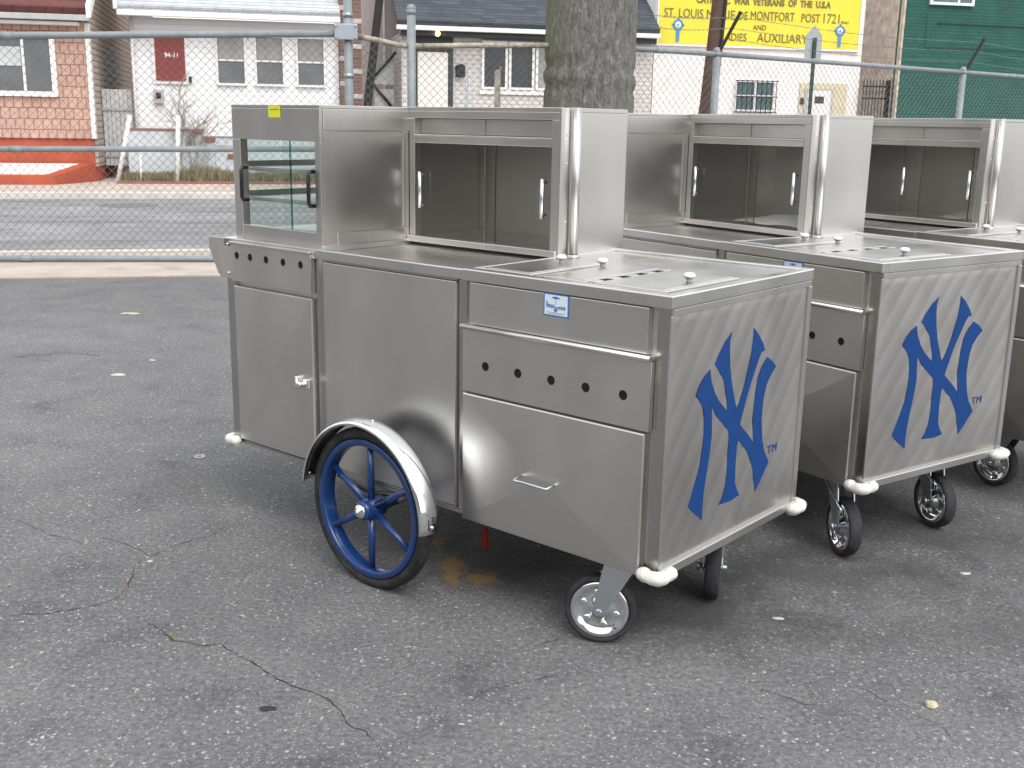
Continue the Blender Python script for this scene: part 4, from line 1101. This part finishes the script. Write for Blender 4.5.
tag(o, 'leafless climbing shrub with tangled twigs below the red-brown door', 'shrub')
# --- brick pier, red building and pinkish wall in the gap
pr_, of = bld('brick_pier', 2.04, 24.9, 'narrow brown brick pier with grey blocks at the right edge of the white house', 'brick pier')
b = MB(); b.box(1.80, 2.27, 24.8, 25.1, 0, 5.5); b.build('brickwork', 'brick_brown', pr_, off=of)
for k in range(16):
    b = MB(); b.box(1.797 if k % 2 else 2.08, 2.02 if k % 2 else 2.273, 24.785, 24.9, .2+k*.26, .2+k*.26+.10, .01)
    b.build('stone_block', 'grey_trim', pr_, off=of)
rb, of = bld('red_building', 3.9, 36, 'red brick building far back, seen in the gap behind the leaning black pole', 'building')
b = MB(); b.box(2.6, 5.6, 34, 38, 0, 7.5); b.build('wall', 'brick_red', rb, off=of)
b = MB(); b.box(2.7, 5.5, 33.90, 33.995, 3.35, 3.75, .01); b.box(2.7, 3.1, 33.93, 33.996, 3.8, 7); b.build('trim', 'white_trim', rb, off=of)
window(rb, of, 3.0, 3.5, 2.4, 3.2, 33.93, .06, 'pane_grey')
pw, of = bld('pinkish_building', 3.2, 27.5, 'narrow pinkish grey side building left of the slate roofed house', 'building')
b = MB(); b.box(3.02, 3.34, 27, 33, 0, 6.5); b.build('wall', 'pinkish_wall', pw, off=of)
b = MB(); b.box(2.98, 3.01, 26.95, 27.0, 0, 6.5); b.build('corner_board', 'white_trim', pw, off=of)
es, of = bld('entrance_stair', 2.8, 25.8, 'grey covered stair with a dark sloped handrail in the gap beside the slate roofed house', 'stair')
b = MB(); b.prism([(2.5, 2.10), (3.06, 2.75), (3.06, 2.10)], 'y', 25.6, 25.7); b.box(2.62, 3.06, 25.6, 25.7, 0, 2.0); b.build('side_screen', 'grey_trim', es, off=of)
b = MB(); b.tube([(2.42, 25.55, 2.05), (3.1, 25.55, 2.80)], .03, 8); b.tube([(2.55, 25.55, 2.15), (3.05, 25.55, 1.55)], .03, 8); b.build('handrail', 'iron', es, off=of)
# --- slate roof house
h3, of = bld('slate_roof_house', 6, 27, 'white brick house with a dark slate grey roof, behind the tree', 'house', HG)
b = MB(); b.box(3.16, 8.98, 25, 25.2, 0, 3.25); b.box(3.16, 3.30, 25.205, 33, 0, 3.2); b.build('wall', 'brick_white', h3, off=of)
b = MB(); b.prism([(24.62, 3.32), (30.5, 7.4), (30.5, 7.55), (24.58, 3.42)], 'x', 3.02, 8.98); rf = b.build('roof', 'roof_slate', h3, off=of)
b = MB(); b.box(3.0, 8.99, 24.55, 24.66, 3.22, 3.315, .01); b.build('gutter', 'gutter_white', rf, off=of)
b = MB(); b.box(3.1, 8.95, 24.70, 24.995, 3.12, 3.21); b.build('soffit', 'dark_frame', rf, off=of)
b = MB(); b.box(3.38, 3.50, 24.95, 24.998, 1.0, 3.10); b.box(4.19, 4.30, 24.95, 24.998, 1.0, 3.10); b.box(3.501, 4.189, 24.951, 24.998, 2.80, 3.099); dr_ = b.build('door', 'dark_frame', h3, off=of)
box(3.505, 4.185, 24.955, 24.995, 1.0, 2.795, bev=.01).build('door_panel', 'door_white', dr_, off=of)
b = MB(); b.box(4.36, 4.56, 24.86, 24.998, 2.28, 2.50, .02); b.prism([(4.35, 2.50), (4.57, 2.50), (4.50, 2.55), (4.42, 2.55)], 'y', 24.85, 24.998); b.build('mailbox', 'iron', h3, off=of)
lp = box(3.86, 3.94, 24.66, 24.70, 3.14, 3.20, bev=.005).build('porch_lamp', 'iron', h3, off=of)
b = MB(); b.sphere((3.90, 24.62, 3.16), .055, 12); b.build('bulb', 'lamp_glow', lp, off=of)
b = MB(); b.box(4.90, 6.85, 24.94, 24.998, 1.92, 2.02, .01); b.build('window_trim', 'white_trim', h3, off=of)
for s0, p_ in ((5.0, 'pane_dark'), (5.62, 'pane_dark'), (6.24, 'curtain')):
    window(h3, of, s0, s0+.48, 2.08, 3.02, 24.955, .055, p_)
# --- veterans' hall with the yellow sign
vh, of = bld('veterans_hall', 11.5, 28, 'pale stuccoed hall carrying a big yellow painted sign', 'building')
b = MB(); b.box(9.0, 14.28, 25, 25.2, 0, 7.2); b.build('wall', 'stucco_pink', vh, off=of)
b = MB(); b.box(9.0, 9.14, 25.205, 40, 2.9, 7.2); b.build('side_siding', 'siding_white', vh, off=of)
b = MB(); b.box(9.01, 9.13, 25.205, 40, 0, 2.895); b.build('side_brick', 'brick_white_clean', vh, off=of)
sg = box(9.06, 14.12, 24.93, 24.998, 3.14, 6.4, bev=.01).build('sign_board', 'sign_yellow', vh, off=of)
b = MB(); b.box(9.02, 14.16, 24.92, 24.998, 3.09, 3.138, .006); b.box(9.02, 9.058, 24.92, 24.998, 3.14, 6.4, .006); b.box(14.122, 14.16, 24.92, 24.998, 3.14, 6.4, .006)
b.build('sign_border', 'gutter_white', sg, off=of)
tx = [('CATHOLIC  WAR  VETERANS  OF  THE  U.S.A', (9.95, 13.33, 4.05, 4.21), dict(bold=.035)),
      ('ST. LOUIS', (9.18, 10.13, 3.72, 3.92), {}), ('MARIE', (10.22, 10.92, 3.72, 3.92), {}), ('DE', (11.00, 11.24, 3.725, 3.905), {}),
      ('MONTFORT', (11.31, 12.42, 3.725, 3.925), {}), ('POST', (12.60, 13.08, 3.725, 3.915), {}), ('1721', (13.17, 13.58, 3.72, 3.935), {}), ('INC', (13.63, 13.84, 3.72, 3.78), {}),
      ('AND', (11.38, 11.72, 3.51, 3.62), {}), ('LADIES', (10.62, 11.24, 3.25, 3.42), {}), ('AUXILIARY', (11.50, 12.80, 3.24, 3.44), {})]
for a, c, d_ in tx: texts('sign_lettering', [(a, (c[0]-11.5, c[1]-11.5, c[2], c[3]), dict(ext=.004, **d_))], 'sign_ink', sg, 'xz', (0, 24.922-28, 0))
for s0 in (9.53, 13.62):
    b = MB(); b.lathe([(.075, 0), (.075, -.010), (.125, -.010), (.125, 0)], (s0, 24.926, 3.56), (0, 1, 0), 24, closed_prof=True)
    b.prism([(s0-.045, 3.44), (s0+.045, 3.44), (s0+.038, 3.19), (s0-.038, 3.19)], 'y', 24.914, 24.926)
    for a in (0, PI/2, PI, -PI/2): b.box(s0+math.cos(a)*.13-.022, s0+math.cos(a)*.13+.022, 24.916, 24.926, 3.56+math.sin(a)*.13-.022, 3.56+math.sin(a)*.13+.022)
    em = b.build('medal', 'sign_blue', sg, off=of)
    b = MB(); b.lathe([(0, 0), (.074, 0), (.074, -.008), (.025, -.008)], (s0, 24.926, 3.56), (0, 1, 0), 20); b.build('medal_face', 'white_trim', em, off=of)
    b = MB(); b.lathe([(0, -.010), (.024, -.010), (.024, 0)], (s0, 24.924, 3.56), (0, 1, 0), 12); b.build('medal_centre', 'sign_blue', em, off=of)
wo = window(vh, of, 11.10, 12.02, 1.70, 2.33, 24.965, .04, 'pane_teal', rails=(2.02,), mull=(11.56,))
b = MB()
for k in range(9): b.tube([(11.06+k*.125, 24.86, 1.62), (11.06+k*.125, 24.86, 2.38)], .010, 6)
for z in (1.64, 2.0, 2.36): b.tube([(11.02, 24.86, z), (12.10, 24.86, z)], .012, 6)
b.build('grille', 'iron', wo, off=of)
b = MB(); b.box(12.72, 13.96, 24.96, 24.998, 1.0, 2.35, .004); b.build('door_surround', 'beige_paint', vh, off=of)
b = MB(); b.box(12.84, 13.60, 24.94, 24.958, 1.0, 2.22, .004); dr_ = b.build('door', 'grey_trim', vh, off=of)
box(12.92, 13.52, 24.925, 24.939, 1.0, 2.17, bev=.004).build('door_panel', 'door_white', dr_, off=of)
box(13.10, 13.34, 24.915, 24.924, 1.88, 2.04).build('door_window', 'pane_dark', dr_, off=of)
b = MB(); b.box(12.74, 12.82, 24.93, 24.956, 1.85, 2.0, .004); b.build('notice', 'dark_frame', vh, off=of)
# --- green building and its iron gate
gb, of = bld('green_building', 18, 26, 'dark green painted brick building at the far right', 'building')
b = MB(); b.box(15.0, 24, 24.5, 24.7, 0, 8.6); b.build('wall', 'brick_green', gb, off=of)
b = MB(); b.box(15.0, 15.2, 24.705, 38, 0, 5.40); b.build('side_wall', 'stucco_tan', gb, off=of)
wo = window(gb, of, 15.70, 16.75, 4.25, 5.4, 24.46, .06, 'pane_teal', 'white_trim', mull=(16.4,))
b = MB(); b.tube([(15.62, 24.47, 3.98), (15.62, 24.47, 3.22), (24, 24.47, 3.22)], .008, 6); b.tube([(15.9, 24.47, 3.78), (24, 24.47, 3.74)], .010, 6); b.build('conduit', 'green_post', gb, off=of)
b = MB(); b.box(14.985, 15.03, 24.47, 24.60, 0, 8.6); b.build('corner_quoin', 'stucco_tan', gb, off=of)
ig, of = bld('iron_gate', 14.6, 24.8, 'black iron gate with spiked top between the hall and the green building', 'gate')
b = MB()
for k in range(9):
    x = 14.30+k*.085; b.tube([(x, 24.8, 0), (x, 24.8, 2.40)], .012, 6); b.tube([(x, 24.8, 2.40), (x, 24.8, 2.50)], .016, 5, .001)
for z in (.4, 2.30, 2.02): b.box(14.28, 14.98, 24.785, 24.815, z-.02, z+.02, .003)
for k in range(8): b.lathe([(.030, -.006), (.038, -.006), (.038, .006), (.030, .006)], (14.345+k*.085, 24.8, 2.16), (0, 1, 0), 12, closed_prof=True)
b.build('bars', 'iron', ig, off=of)
b = MB(); b.box(14.92, 14.985, 24.76, 24.84, 0, 2.45, .006); b.build('gate_post', 'iron', ig, off=of)
# --- unseen block with windows, added for the long sides of the carts to mirror
wh_, of = empty('added_reflection_block', (-12, -4, 0)), (-12, -4, 0)
tag(wh_, 'grey block added out of view on the left for the cart sides to mirror', 'building')
b = MB(); b.box(-15, -8.5, -16, 5.5, 0, 4.2); b.box(-8.499, 4, -16, -9.5, 0, 4.2); b.build('wall', 'reflection_block_grey', wh_, off=of)
for k in range(4):
    y = -7.5+k*3.3
    f = MB(); f.box(-8.499, -8.44, y-.06, y+1.66, 1.34, 1.4, .005); f.box(-8.499, -8.44, y-.06, y+1.66, 3.2, 3.26, .005)
    for x in (y-.06, y+.77, y+1.6): f.box(-8.499, -8.445, x, x+.06, 1.401, 3.199, .005)
    wo = f.build('window', 'grey_trim', wh_, off=of); box(-8.49, -8.47, y, y+1.6, 1.401, 3.199).build('pane', 'pane_dark', wo, off=of)
# --- poles across the street
b = MB(); b.tube([(-.10, 0, -.1), (.11, 0, 1.75), (.24, 0, 3.74), (.52, 0, 8.0)], .175, 20, .135)
o = b.build('pole', 'pole_wood'); up_ = empty('utility_pole', WL(8.75, 21.3), SA); o.parent = up_
tag(up_, 'brown wooden utility pole leaning right in front of the yellow sign', 'utility pole')
b = MB(); b.tube([(-.04, -.18, 0), (.19, -.19, 1.75), (.30, -.175, 3.74), (.50, -.15, 6.5)], .030, 8); b.build('conduit', 'iron', up_)
b = MB(); b.tube([(0, 0, -.1), (.36, 0, 1.63), (.60, 0, 3.46), (1.1, 0, 7.5)], .085, 14, .07)
o = b.build('leaning_pole', 'pole_black'); o.location = WL(1.68, 21.2); o.rotation_euler.z = SA
tag(o, 'thin black pole leaning to the right in the gap beside the brick pier', 'pole')
sp_ = empty('road_sign', WL(10.93, 21), SA); tag(sp_, 'back of a grey pentagonal road sign on a dark green post before the hall', 'road sign')
b = MB(); b.prism([(-.19, 2.64), (.17, 2.64), (.17, 3.10), (-.01, 3.30), (-.19, 3.10)], 'y', -.004, .004, .001); b.build('sign_plate', 'sign_back', sp_)
b = MB(); b.box(-.035, .035, -.045, -.006, -.1, 3.06, .004); b.build('post', 'green_post', sp_)
